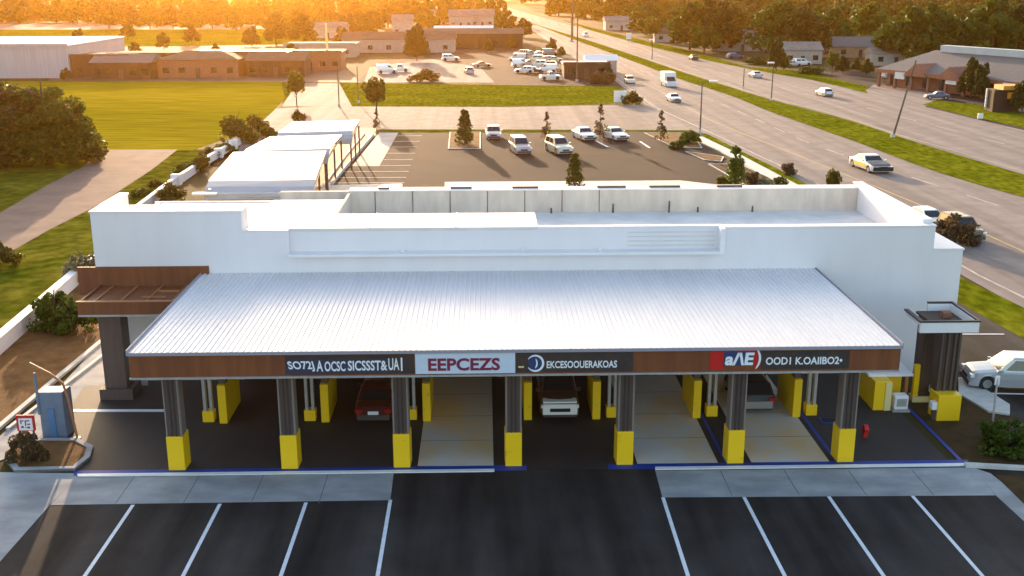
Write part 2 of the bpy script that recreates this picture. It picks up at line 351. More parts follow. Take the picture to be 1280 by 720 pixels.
for pts in (((166.3, 631.3), (106, 720)), ((275, 630), (228.8, 720)), ((382.5, 628.5), (351, 720)), ((488, 625), (472, 720)),
            ((828.7, 622), (860, 720)), ((930, 621.5), (981, 720)), ((1035.7, 620.5), (1104.5, 720)), ((1140.5, 620), (1228, 720))):
    struct(strip('stall_line', pts, .15, .006, .012, 'linep', 14).build('stall_line', 'linep'))
for px in (170, 250, 330, 410, 900, 980, 1060, 1140):
    a = at(px, 593 if px < 600 else 588); b = at(px, 630 if px < 600 else 620); struct(MB().box(a.x-.015, a.x+.015, b.y+.05, a.y-.05, .012, .0165).build('joint', 'shingle'))
# light wash-lane slabs
for q in (((522, 583), (617, 583), (615, 472), (537, 472)), ((797, 581), (898, 580), (838, 470), (786, 471)), ((940, 579.5), (1038, 579), (968, 476), (926, 476))):
    a, b, c, d = [at(*p) for p in q]
    flat('lane_slab', 'slab', .020, world=[(a.x, a.y), (b.x, b.y), (b.x, 56.1), (a.x, 56.1)])
    for jy in (47.6, 50.6, 53.6): struct(MB().box(a.x, b.x, jy, jy+.03, .020, .024).build('joint', 'shingle'))
for q in ((907, 911), (1047, 1052)):   # blue borders between lanes on the right
    a = at(q[0], 582); b = at(q[1], 582)
    flat('blue_line', 'blue', .020, world=[(a.x, 44.6), (b.x, 44.6), (b.x, 55), (a.x, 55)])
a = at(1206, 581); flat('blue_line', 'blue', .020, world=[(a.x-.1, 44.6), (a.x+.08, 44.6), (a.x+.08, 55), (a.x-.1, 55)])
# planting at both sides
flat('mulch_bed', 'mulch', .010, (118, 330), (160, 400), (130, 424), (0, 538), (-100, 620), (-300, 620), (-25, 452))
struct(strip('kerb', [(132, 424), (60, 484), (0, 535), (-80, 605)], .28, 0, .16, 'kerb').build('kerb', 'kerb'))
struct(strip('kerb', [(136, 440), (62, 498), (10, 538)], .2, 0, .14, 'kerb').build('kerb', 'kerb'))
isl = [(6, 576), (12, 562), (50, 551), (98, 551), (117, 561), (113, 574), (94, 589), (18, 591)]
w_ = P2(*isl); struct(kerb_ring('kerb', w_, .28, 0, .16).build('kerb', 'concrete')); struct(MB().prism(w_, .012, .12).build('planting_bed', 'mulch'))
flat('soil_bed', 'soil', .018, (1140, 511), (1200, 498), (1262, 520), (1420, 560), (1420, 600), (1300, 584), (1209, 582))
struct(MB().prism(P2((1198, 474), (1208, 474), (1262, 508), (1262, 520), (1235, 516), (1198, 494)), 0, .12).build('sidewalk', 'kerb'))
struct(strip('kerb', [(1206, 583), (1300, 588), (1420, 597)], .3, 0, .15, 'kerb').build('kerb', 'kerb'))
struct(MB().prism(P2((1243, 594), (1420, 602), (1420, 720), (1330, 700), (1290, 640)), .017, .03).build('planting_bed', 'soil'))
struct(strip('white_line', [(1236, 492), (1330, 494)], .15, .018, .026, 'linep').build('stall_line', 'linep'))
struct(strip('white_line', [(1195, 418), (1255, 418)], .15, .018, .026, 'linep').build('stall_line', 'linep'))

# retaining wall on the left
rw = thing('retaining_wall', at(0, 450), 'long low white wall running diagonally beside the lawn at left', 'wall')
strip('w', [(118, 335), (62, 385), (0, 440), (-120, 545)], .45, -.02, .95, 'stucco').build('wall', 'stucco', rw)
strip('w', [(118, 335), (62, 385), (0, 440), (-120, 545)], .62, .95, 1.03, 'stucco').build('coping', 'coping', rw)
rw = thing('garden_wall', at(190, 250), 'stepped pale wall climbing behind the tower toward the carport', 'wall')
strip('w', [(300, 180), (262, 203), (235, 222), (215, 235), (168, 272)], .45, -.02, .9, 'stucco').build('wall', 'stucco', rw)
for q in ((292, 186), (274, 197), (221, 231)):
    p = at(*q); MB().box(p.x-.5, p.x+.5, p.y-.4, p.y+.4, 0, 1.15).build('pier', 'stucco', rw)

# ================================================================== MAIN BUILDING
Z1 = 8.3
bd = thing('car_wash', (2, 56.2, 0), 'long white flat-roofed car wash with ribbed metal canopy over seven columns', 'building')
def part(mb, name, m, parent=None, **k): return mb.build(name, m, parent or bd, **k)
FY = 56.2
# front wall: thick below the ledge, thin above it between the ledge ends
mb = MB(); mb.box(-12.8, -10.4, FY, FY+.5, 0, Z1); mb.box(12.7, 24.1, FY, FY+.5, 0, Z1)
mb.box(-10.4, 12.7, FY, FY+.5, 0, 7.06); mb.box(-10.4, 12.7, FY+.32, FY+.62, 7.06, Z1)
part(mb, 'front_wall', 'stucco')
part(MB().box(-10.4, 12.7, FY-.48, FY+.318, 6.98, 7.12), 'ledge', 'coping')
mb = MB(); mb.box(12.45, 12.697, FY-.46, FY+.4, 7.122, Z1+.05); part(mb, 'end_fin', 'coping')
mb = MB(); [mb.box(7.6, 12.3, FY+.27, FY+.315, 7.3+k*.24, 7.33+k*.24) for k in range(4)]; part(mb, 'louvre', 'membrane')
mb = MB(); [part(MB().box(x-.07, x+.07, FY-.1, FY+.1, 7.122, 7.26), 'ledge_fixing', 'coping') for x in (-4.4, 2.0, 6.1)]
# copings
mb = MB(); mb.box(-12.8, -10.4, FY-.04, FY+.5, Z1, Z1+.07); mb.box(12.7, 24.14, FY-.04, FY+.54, Z1, Z1+.07); mb.box(2.8, 12.7, FY+.28, FY+.66, Z1, Z1+.07)
part(mb, 'coping', 'coping')
mb = MB(); mb.box(-10.4, 2.8, FY+.28, FY+4.0, Z1-.1, Z1+.07); part(mb, 'roof_deck', 'deck')
[part(MB().box(x-.03, x+.03, FY+.3, FY+4, Z1+.071, Z1+.1), 'deck_seam', 'steel') for x in (-6.1, -1.6)]
part(MB().box(-12.78, -8.5, FY+.55, FY+8.7, Z1-.3, Z1-.04), 'roof_deck', 'membrane')
# tower at the left
part(MB().box(-20.66, -12.8, FY, FY+1.5, 0, 9.36), 'tower_wall', 'stucco'); part(MB().box(-20.72, -12.76, FY-.05, FY+1.6, 9.36, 9.43), 'coping', 'coping')
part(MB().box(-20.66, -20.25, FY+1.62, 61.2, 0, 9.36), 'tower_return', 'stucco'); part(MB().box(-20.72, -20.2, FY+1.61, 61.25, 9.36, 9.46), 'coping', 'coping')
# roof, rear and side parapets
RY = 67.3
part(MB().box(-12.8, 24.1, FY+.63, RY, 6.75, 6.9), 'roof', 'membrane')
part(MB().box(-20.2, -12.8, FY+1.6, RY, 7.5, 7.65), 'roof', 'membrane')
part(MB().box(-12.8, 24.1, RY, RY+.3, 0, Z1), 'rear_wall', 'grime'); part(MB().box(-8.5, 24.1, RY-.06, RY+.9, Z1, Z1+.08), 'coping', 'coping')
mb = MB(); mb.box(-8.55, -8.4, FY+4.2, RY, 6.25, Z1-.06); part(mb, 'inner_wall', 'grime')
part(MB().box(23.6, 24.1, FY+.55, RY-.07, 0, Z1+.2), 'side_wall', 'stucco'); part(MB().box(23.55, 24.16, FY+.56, RY+.9, Z1+.2, Z1+.28), 'coping', 'coping')
part(MB().box(-20.66, -12.8, RY, RY+.3, 0, 7.7), 'rear_wall', 'stucco')
part(MB().box(-20.5, -20.25, 61.3, RY-.01, 0, 7.7), 'side_wall', 'stucco')
x = -6.9
while x < 8: part(MB().box(x-.02, x+.02, RY-.03, RY-.002, 6.9, Z1-.02), 'panel_joint', 'roofbrown'); x += 2.35
# right wing block
part(MB().box(24.103, 25.72, FY+.003, 63, 3.9, 7.0), 'wing_wall', 'stucco'); part(MB().box(24.103, 25.78, FY-.04, 63.1, 7.0, 7.09), 'coping', 'coping')
part(MB().box(24.103, 25.7, FY+.1, 62.9, 0, 3.9), 'wing_base', 'wood_d')
# rooftop kit
for px0, px1, py in ((473, 487, 246), (563, 590, 248), (640, 673, 243), (746, 782, 244), (811, 850, 241), (895, 927, 243)):
    a, b = at(px0, py, Z1+.1), at(px1, py, Z1+.1); yy = RY+.42
    part(MB().box(a.x*yy/a.y, b.x*yy/a.y, yy-.16, yy+.2, Z1+.082, Z1+.2), 'roof_vent', 'brown_steel', bevel=.03)
for i, (px, h) in enumerate(((689, .3), (766, .6), (836, .8), (872, .3), (940, .35))):
    a = at(px, 270, 6.9); yy = RY-.35
    part(MB().tube((a.x*yy/a.y, yy, 6.9), (a.x*yy/a.y, yy, 7.0+h*.8), .07, .05), 'vent_pipe', 'brown_steel')
mb = MB(); mb.tube((3.5, 60, 7.2), (12.2, 60, 7.2), .08); mb.tube((3.5, 60.8, 7.25), (23, 60.8, 7.25), .06)
for x in (4, 8, 12): mb.box(x-.1, x+.1, 59.8, 61, 6.9, 7.15)
part(mb, 'pipe_rack', 'coping')
# ---- canopy
CY0, CY1, CX0, CX1, CZ = 43.6, 56.19, -15.08, 17.76, 5.93
cz = lambda y: CZ+(y-CY0)*.006
mb = MB(); x = CX0; n = 0; prof = []
while x < CX1-.2:
    prof += [(x, 0), (x+.13, 0), (x+.155, .05), (x+.215, .05), (x+.24, 0)]; x += .243
prof.append((CX1, 0))
k = len(prof); vs = [(px_, CY0-.08, cz(CY0)+pz) for px_, pz in prof]+[(px_, CY1, cz(CY1)+pz) for px_, pz in prof]
mb.add(vs, [(i, i+1, k+i+1, k+i) for i in range(k-1)])
part(mb, 'canopy_roof', 'metal_roof')
part(MB().box(CX0+.05, CX1-.05, CY0+.02, CY1, CZ-.32, CZ-.02), 'canopy_deck', 'steel')
mb = MB(); mb.box(CX0-.06, CX0-.005, CY0-.1, CY1, CZ-.1, CZ+.16); mb.box(CX1+.005, CX1+.06, CY0-.1, CY1, CZ-.1, CZ+.16); mb.box(CX0, CX1, CY0-.12, CY0-.085, CZ-.1, CZ+.04)
part(mb, 'edge_trim', 'trim')
FZ0 = 4.84
fa = part(MB().box(CX0, CX1, CY0, CY0+.018, FZ0, CZ-.11), 'fascia', 'wood')
mb = MB(); mb.box(CX0, CX0+.1, CY0+.02, CY1-.01, FZ0, CZ-.33); mb.box(CX1-.1, CX1, CY0+.02, CY1-.01, FZ0, CZ-.33); part(mb, 'fascia', 'wood')
part(MB().box(CX0-.02, CX1+.02, CY0-.06, CY0+.3, FZ0-.09, FZ0-.003), 'fascia_trim', 'steel')
part(MB().box(CX0+.1, CX1-.1, CY0+.3, CY1, 4.86, 4.92), 'soffit', 'deck')
# ---- columns
COLX = [-13.82+5*i for i in range(7)]
for i, x in enumerate(COLX):
    c = part(MB().box(x-.30, x+.30, 44.80, 45.42, 1.45, 4.86), 'column', 'brown_steel')
    mb = MB()
    for dx in (-.31, .31): mb.box(x+dx-.028, x+dx+.028, 44.735, 44.798, 1.45, 4.80)
    for s in (-1, 1): mb.box(x+s*.335-.028, x+s*.335+.028, 44.80, 45.42, 1.45, 4.80)
    part(mb, 'flute', 'flute', c)
    part(MB().box(x-.13, x-.05, 44.76, 44.798, 1.47, 4.78).box(x+.05, x+.13, 44.76, 44.798, 1.47, 4.78), 'groove', 'darkpanel', c)
    b = part(MB().prism([(x-.37, 44.70), (x+.37, 44.70), (x+.40, 45.6), (x-.40, 45.6)], 0, 1.62), 'column_base', 'yellow', c, bevel=.03)
# second row: slim posts with small yellow feet and tall yellow guard slabs
for i, x in enumerate(COLX):
    s = 1 if x < 3 else -1
    c = part(MB().box(x-.16-.0, x-.02, 50.3, 50.55, .55, 4.86).box(x+.14, x+.28, 50.3, 50.55, .55, 4.86), 'inner_post', 'steel')
    part(MB().box(x-.22, x+.34, 50.2, 50.7, 0, .56), 'post_foot', 'yellow', c, bevel=.02)
    gx = x+s*.85 if s > 0 else x-.75
    g_ = part(MB().prism([(gx-.2, 50.0), (gx+.2, 50.0), (gx+.2, 53.0), (gx-.2, 53.0)], 0, 2.0), 'guard_panel', 'yellow', bevel=.03)
    part(MB().box(gx-.16, gx+.16, 50.25, 51.4, 2.003, 2.9), 'control_box', 'brown_steel', g_)
# bay doors (under the canopy)
for i in range(6):
    x = (COLX[i]+COLX[i+1])/2
    d = part(MB().box(x-1.9, x+1.9, FY-.06, FY-.003, 0, 3.9), 'bay_door', 'darkpanel')
    mb = MB(); [mb.box(x-1.8, x+1.8, FY-.09, FY-.062, .5+k*.85, 1.1+k*.85) for k in range(4)]; part(mb, 'pane', 'glass', d)

# ---- signs on the fascia
def fx(px): return CX0+(px-160)*.03396
def fz(px, py): return 5.90-(py-(443-.01344*(px-160)))*.0359
def panel(px0, px1, dz0, dz1, m, name='sign_panel', y=CY0, t=.03, parent=None):
    return MB().box(fx(px0), fx(px1), y-t, y-.003, CZ-dz1*.0359, CZ-dz0*.0359).build(name, m, parent or fa)
BEV = {}
def text(s, px0, px1, dz0, dz1, m, shear=0, off=.012, y=CY0-.035, parent=None, name='lettering', t=.012):
    cu = bpy.data.curves.new('t', 'FONT'); cu.body = s; cu.extrude = t; cu.shear = shear; cu.offset = off; cu.resolution_u = 3
    to = bpy.data.objects.new('t', cu); C.objects.link(to); bpy.context.view_layer.update()
    me = bpy.data.meshes.new_from_object(to.evaluated_get(bpy.context.evaluated_depsgraph_get()))
    bpy.data.objects.remove(to)
    xs = [v.co.x for v in me.vertices]; ys = [v.co.y for v in me.vertices]
    X0, X1, Z0_, Z1_ = fx(px0), fx(px1), CZ-dz1*.0359, CZ-dz0*.0359
    sx = (X1-X0)/(max(xs)-min(xs)); sy = (Z1_-Z0_)/(max(ys)-min(ys)); mx, my = min(xs), min(ys)
    og = ORG[bd]
    for v in me.vertices:
        a, b, c = v.co; v.co = (X0+(a-mx)*sx-og.x, y-c-og.y, Z0_+(b-my)*sy-og.z)
    me.materials.clear(); me.materials.append(M[m]); me.update()
    o = bpy.data.objects.new(name, me); C.objects.link(o); o.parent = parent or fa; return o
s1 = panel(353, 514, 5, 28.5, 'darkpanel'); s1b = panel(354, 481, 10, 27, 'bluepanel', y=CY0-.03, t=.008)
def T(par, *a, **k):
    o = text(*a, **k); o.parent = fa; return o
# lettering hangs on the fascia with its panels (thing > fascia > panel / lettering)
T(s1, 'SO72J', 356, 390, 11.5, 24.5, 'letter', shear=-.25, off=.02, y=CY0-.05); T(s1, 'A', 392, 400, 11, 24.5, 'letter', off=.02, y=CY0-.05)
T(s1, 'OCSC', 402, 428, 12, 24.5, 'letter', off=.02, y=CY0-.05); T(s1, 'SICSSST&', 431, 480, 11.5, 24, 'letter', off=.02, y=CY0-.05)
T(s1, 'UA', 481.5, 495, 9, 24, 'letter', off=.02); T(s1, '|', 497, 499, 8.5, 25, 'letter', off=.03)
s2 = panel(515, 640, 3.5, 29, 'lightpanel', t=.05); T(s2, 'EEPCEZS', 531, 621, 9.5, 25.2, 'maroon', off=.03, y=CY0-.06)
s3 = panel(641, 788, 4, 28.5, 'darkpanel'); T(s3, 'EKCESOOUERAKOAS', 679.5, 768, 14.5, 23.5, 'letter', off=.02)
def arc(cx, cy, r0, r1, a0, a1, m, y, name='emblem', n=26):
    mb = MB(); X, Z = fx(cx), CZ-cy*.0359
    for i in range(n):
        t0 = R(a0+(a1-a0)*i/n); t1 = R(a0+(a1-a0)*(i+1)/n)
        ww = lambda t: 1 if r0 == 0 else 1
        k0 = math.sin(math.pi*(i+.5)/n)**.4; ri = r1-(r1-r0)*k0
        P0 = lambda r, t, yy: (X+r*.0345*math.cos(t), yy, Z+r*.0359*math.sin(t))
        f = [P0(ri, t0, y), P0(r1, t0, y), P0(r1, t1, y), P0(ri, t1, y)]; b = [(q[0], y+.012, q[2]) for q in f]
        mb.add(f+b, [(0, 1, 2, 3), (7, 6, 5, 4), (0, 4, 5, 1), (1, 5, 6, 2), (2, 6, 7, 3), (3, 7, 4, 0)])
    return mb.build(name, m, fa, fix=True)
arc(665.5, 17, 0.01, 9, 0, 360, 'navy', CY0-.045, n=28); arc(665.5, 17, 8, 10.8, -150, 150, 'letter', CY0-.055)
arc(660, 17, 6.2, 8.2, -50, 45, 'letter', CY0-.062, n=12)
panel(644, 651, 20.5, 22.5, 'cream', name='dash', y=CY0-.03, t=.02)
s4 = panel(885.5, 902, 4, 27.5, 'red'); s5 = panel(902.3, 941, 4, 28, 'wood', t=.028); panel(903, 938, 5.5, 22.5, 'navy', y=CY0-.03, t=.01)
panel(941.2, 946, 4, 26, 'red', t=.03); panel(920, 941, 3.7, 5.3, 'red', y=CY0-.03, t=.012)
T(s5, 'a/\\E', 904, 941, 6, 22, 'letter', shear=.1, off=.035, y=CY0-.055)
arc(932, 14, 14.6, 17.4, -48, 48, 'letter', CY0-.05, n=14)
s6 = panel(950, 1062, 5, 28, 'darkpanel'); T(s6, 'OOD1 K.OAIIBO2\u2022', 956, 1053, 12.5, 22, 'letter', off=.02)

# ---- timber awning with pillar at the left
part(MB().box(-21.6, -14.7, FY-.12, FY-.004, 4.9, 6.44), 'awning_back', 'wood')
AW = (-20.5, -15.15, 52.7, FY-.13)
mb = MB(); mb.box(AW[0], AW[1], 52.7, 52.8, 4.85, 5.5); mb.box(AW[0], AW[0]+.12, 52.8, AW[3], 4.85, 5.5); part(mb, 'awning_fascia', 'wood')
part(MB().box(AW[0]+.12, AW[1], 52.8, AW[3], 5.2, 5.38), 'awning_roof', 'wood')
mb = MB()
for k in range(4): x = AW[0]+.7+k*1.3; mb.box(x, x+.07, 52.8, AW[3], 5.3, 5.46)
mb.box(-17.6, -16.4, 53.8, 53.88, 5.3, 5.47); mb.box(-17.2, -16.0, 54.9, 54.98, 5.3, 5.47)
part(mb, 'awning_beam', 'orange')
part(MB().box(AW[0]-.06, AW[1], 52.64, 52.84, 5.5, 5.55), 'awning_trim', 'orange')
part(MB().box(AW[0]+.02, AW[1], 52.62, 52.9, 4.76, 4.847), 'awning_trim', 'steel')
part(MB().box(-19.85, -18.7, 53.5, 54.6, 0, 5.04), 'pillar', 'brown_steel', bevel=.03)
part(MB().box(-20.1, -18.4, 53.3, 54.8, 0, .6), 'plinth', 'brown_steel')
# ---- entrance portal at the right
pr = part(MB().box(21.1, 24.0, 49.75, 49.95, 4.45, 4.98).box(23.85, 24.0, 49.95, 53.0, 4.45, 4.98).box(22.7, 23.85, 52.85, 53.0, 4.45, 4.98).box(21.1, 21.22, 49.95, 51.7, 4.80, 4.98), 'portal_band', 'coping')
part(MB().box(22.1, 23.84, 49.96, 52.84, 4.5, 4.62), 'portal_roof', 'wood_d', pr)
part(MB().box(21.05, 24.04, 49.7, 49.83, 4.983, 5.07).box(21.05, 21.25, 49.84, 51.8, 4.983, 5.07).box(23.92, 24.04, 49.84, 53.03, 4.983, 5.07).box(22.7, 23.9, 52.9, 53.03, 4.983, 5.07), 'portal_trim', 'darkpanel', pr)
part(MB().box(23.0, 23.4, 51.6, 52.0, 4.62, 4.9), 'roof_drain', 'brick', pr)
c = part(MB().box(22.25, 23.3, 49.98, 50.55, 1.2, 4.45).box(22.25, 22.95, 51.9, 52.8, 0, 4.45).box(23.25, 23.75, 52.2, 52.8, 0, 4.45), 'portal_column', 'wood_d')
for x in (22.3, 22.62, 22.94, 23.17): part(MB().box(x, x+.11, 49.9, 49.975, 1.2, 4.4), 'flute', 'brown_steel', c)
part(MB().box(22.2, 23.35, 49.3, 50.4, 0, 1.35), 'column_base', 'yellow', c, bevel=.03)

# ================================================================== CASHIER COUNTER etc (right)
p = at(1103, 513); 
kc = thing('pay_counter', (p.x, p.y, 0), 'yellow pay counter with white top beside the canopy right edge', 'counter')
MB().box(p.x-.5, p.x+.35, p.y, p.y+2.4, 0, 1.55).build('body', 'yellow', kc, bevel=.03)
MB().box(p.x+.05, p.x+.37, p.y-.06, p.y-.002, 0, 1.5).build('front_panel', 'cream', kc)
MB().box(p.x+.37, p.x+1.35, p.y+1.3, p.y+2.3, .2, 1.45).build('side_panel', 'yellow', kc)
MB().box(p.x-.6, p.x+1.7, p.y+.7, p.y+2.6, 1.555, 1.68).build('top', 'coping', kc)
MB().box(p.x+1.45, p.x+1.6, p.y+1.0, p.y+1.15, 0, 1.55).build('leg', 'orange', kc)
p = at(1126, 515); bx_ = thing('equipment_box', (p.x, p.y, 0), 'small white rounded box on the floor in front of yellow counter', 'box')
MB().box(p.x-.36, p.x+.36, p.y, p.y+.6, .1, .85).build('housing', 'coping', bx_, bevel=.08); MB().box(p.x-.44, p.x+.44, p.y-.08, p.y+.66, 0, .1).build('base', 'steel', bx_)
MB().box(p.x-.25, p.x+.25, p.y-.012, p.y-.002, .3, .7).build('door', 'steel', bx_)
p = at(1150, 502); k2 = thing('menu_board', (p.x, p.y, 0), 'tall flat yellow board standing on a pale plinth right of the counter', 'board')
MB().box(p.x-.42, p.x+.42, p.y, p.y+.25, .3, 2.0).build('board', 'yellow', k2, bevel=.02); MB().box(p.x-.45, p.x+.6, p.y-.1, p.y+.5, 0, .3).build('plinth', 'cream', k2)
for (qx, qy, lb) in ((1166, 503, 'white-capped post between yellow board and dark portal column'), (1167, 524, 'short white-capped bollard left of yellow portal base')):
    p = at(qx, qy); o = thing('bollard', (p.x, p.y, 0), lb, 'bollard', 'white-capped bollards by the portal')
    MB().tube((p.x, p.y, 0), (p.x, p.y, .55), .16, .16, 12).build('post', 'brown_steel', o); MB().box(p.x-.24, p.x+.24, p.y-.2, p.y+.2, .55, .95).build('cap', 'coping', o, bevel=.05)
# red hose reel
p = at(1081, 546); o = thing('hose_reel', (p.x, p.y, 0), 'small red hose reel on the floor behind the rightmost canopy column', 'hose reel')
MB().tube((p.x-.1, p.y, .42), (p.x+.1, p.y, .42), .2, .2, 16).build('reel', 'red', o); MB().box(p.x-.1, p.x+.1, p.y-.1, p.y+.1, 0, .3).build('stand', 'red', o)
p = at(1043, 527); o = thing('floor_mat', (p.x, p.y, 0), 'blue mat lying in the dark lane behind the right columns', 'mat'); MB().box(p.x-.7, p.x+.6, p.y-.3, p.y+.4, .01, .06).build('mat', 'blue', o, bevel=.02); MB().box(p.x-.6, p.x+.5, p.y-.2, p.y+.3, .06, .075).build('tread', 'black', o)

# ---- kiosk, clearance frame and small sign at the left
p = at(68, 547); o = thing('order_kiosk', (p.x, p.y, 0), 'blue-grey order kiosk cabinet behind the kerbed island at left', 'kiosk')
MB().prism([(p.x-.55, p.y), (p.x+.6, p.y), (p.x+.7, p.y+.9), (p.x-.55, p.y+.9)], 0, 2.3).build('cabinet', 'kiosk', o, bevel=.03)
MB().box(p.x-.15, p.x+.15, p.y-.05, p.y-.003, 0, 1.5).build('panel', 'kblue', o); MB().box(p.x-.6, p.x-.5, p.y-.06, p.y+.02, 1.2, 3.3).build('post', 'kiosk', o)
p = at(97, 549); o = thing('clearance_bar', (p.x, p.y, 0), 'orange bent clearance pole arching over the blue kiosk', 'pole')
pts = [(p.x, p.y, 0), (p.x-.25, p.y+.1, 2.0), (p.x-.45, p.y+.15, 2.8), (p.x-1.0, p.y+.2, 3.25), (p.x-1.95, p.y+.3, 3.75)]
mb = MB(); [mb.tube(pts[i], pts[i+1], .06) for i in range(4)]; mb.build('pole', 'orange', o)
MB().tube((p.x, p.y, .0), (p.x, p.y, .1), .16, .16, 12).build('foot', 'steel', o)
p = at(38, 577); o = thing('menu_sign', (p.x, p.y, 0), 'small red and white square sign standing on the kerbed island', 'sign')
MB().box(p.x-.4, p.x+.4, p.y, p.y+.12, 1.5, 2.25).build('frame', 'red', o, bevel=.02); f_ = MB().box(p.x-.29, p.x+.32, p.y-.03, p.y-.003, 1.55, 2.12).build('face', 'white', o)
mb = MB()
for (a, b, c, d) in ((-.2, -.05, .42, .47), (-.2, -.15, .3, .42), (.0, .2, .42, .47), (.0, .05, .2, .42), (.1, .22, .25, .31), (-.18, -.08, .1, .2), (.08, .2, .08, .17), (-.02, .04, .1, .14)):
    mb.box(p.x+a, p.x+b, p.y-.045, p.y-.032, 1.56+c, 1.56+d)
mb.build('marking', 'maroon', o)
for s in (-1, 1): MB().tube((p.x+s*.3, p.y+.06, .1), (p.x+s*.3, p.y+.06, 1.5), .05).build('post', 'brown_steel', o)

# ================================================================== CARPORTS (white curved shades)
CP = [((255, 241), (392, 241), (408, 196), (292, 196)), ((300, 198), (410, 197), (428, 175), (338, 176)), ((345, 174), (440, 173), (450, 156), (366, 157))]
names = ['nearest and widest of the three white vaulted carport shades', 'middle white vaulted shade of the carport row', 'farthest small white vaulted shade next to the cross road']
for i, q in enumerate(CP):
    zc = 3.6; P4 = [at(a, b, zc) for a, b in q]; A, B, Cc, D = P4
    o = thing('carport_shade', ((A.x+B.x)/2, A.y, 0), names[i], 'carport', 'white vaulted shades left of the rear car park')
    N = 14; rings = []
    for k in range(N+1):
        t = k/N; L_ = A.lerp(D, t); Rr = B.lerp(Cc, t); h = -.35+1.1*min(1, t/.16)**.6-.15*t
        L_ = Vector((L_.x, L_.y, zc+h*.8)); Rr = Vector((Rr.x, Rr.y, zc+h)); rings.append((L_, Rr))
    mb = MB(); vs = []
    for l, r in rings: vs += [l, r, r-Vector((0, 0, .12)), l-Vector((0, 0, .12))]
    fs = []
    for k in range(N):
        for j in range(4): fs.append((k*4+j, k*4+(j+1) % 4, (k+1)*4+(j+1) % 4, (k+1)*4+j))
    fs += [(0, 3, 2, 1), (N*4, N*4+1, N*4+2, N*4+3)]
    mb.add(vs, fs); mb.build('canopy', 'shade', o, fix=True)
    mb = MB(); mb.box(A.x, B.x, A.y-.1, A.y-.02, zc-.6, zc-.02); mb.build('front_fascia', 'greymetal', o)
    if i == 0: MB().box(A.x+.3, B.x-.3, A.y+.3, A.y+.45, 0, zc-.5).build('end_wall', 'tan', o)
    MB().tube((B.x-.1, B.y, zc-.2), (Cc.x-.1, Cc.y, zc+.4), .09).build('side_beam', 'orange', o)
    for q_ in (B, B.lerp(Cc, .5), Cc): MB().tube((q_.x-.2, q_.y+.2, 0), (q_.x-.2, q_.y+.2, zc-.1), .1).build('post', 'brown_steel', o)
    for (u, v) in ((A.x+.3, A.y+.8), (D.x+.3, D.y-.5)): MB().tube((u, v, 0), (u, v, zc+.2), .12).build('post', 'steel', o)
    mb = MB(); mb.box(A.x-.9, A.x+1.1, A.y-.5, A.y+.2, zc-.12, zc+.02); mb.build('gutter', 'coping', o)
flat('carport_floor', 'tan', .026, (262, 250), (300, 200), (360, 160), (470, 160), (470, 168), (412, 236), (395, 262))
struct(strip('kerb', [(466, 170), (440, 200), (414, 232)], .3, .02, .35, 'kerb').build('kerb', 'kerb'))
struct(strip('kerb', [(455, 168), (432, 195), (402, 236)], .3, .02, .2, 'kerb').build('kerb', 'kerb'))

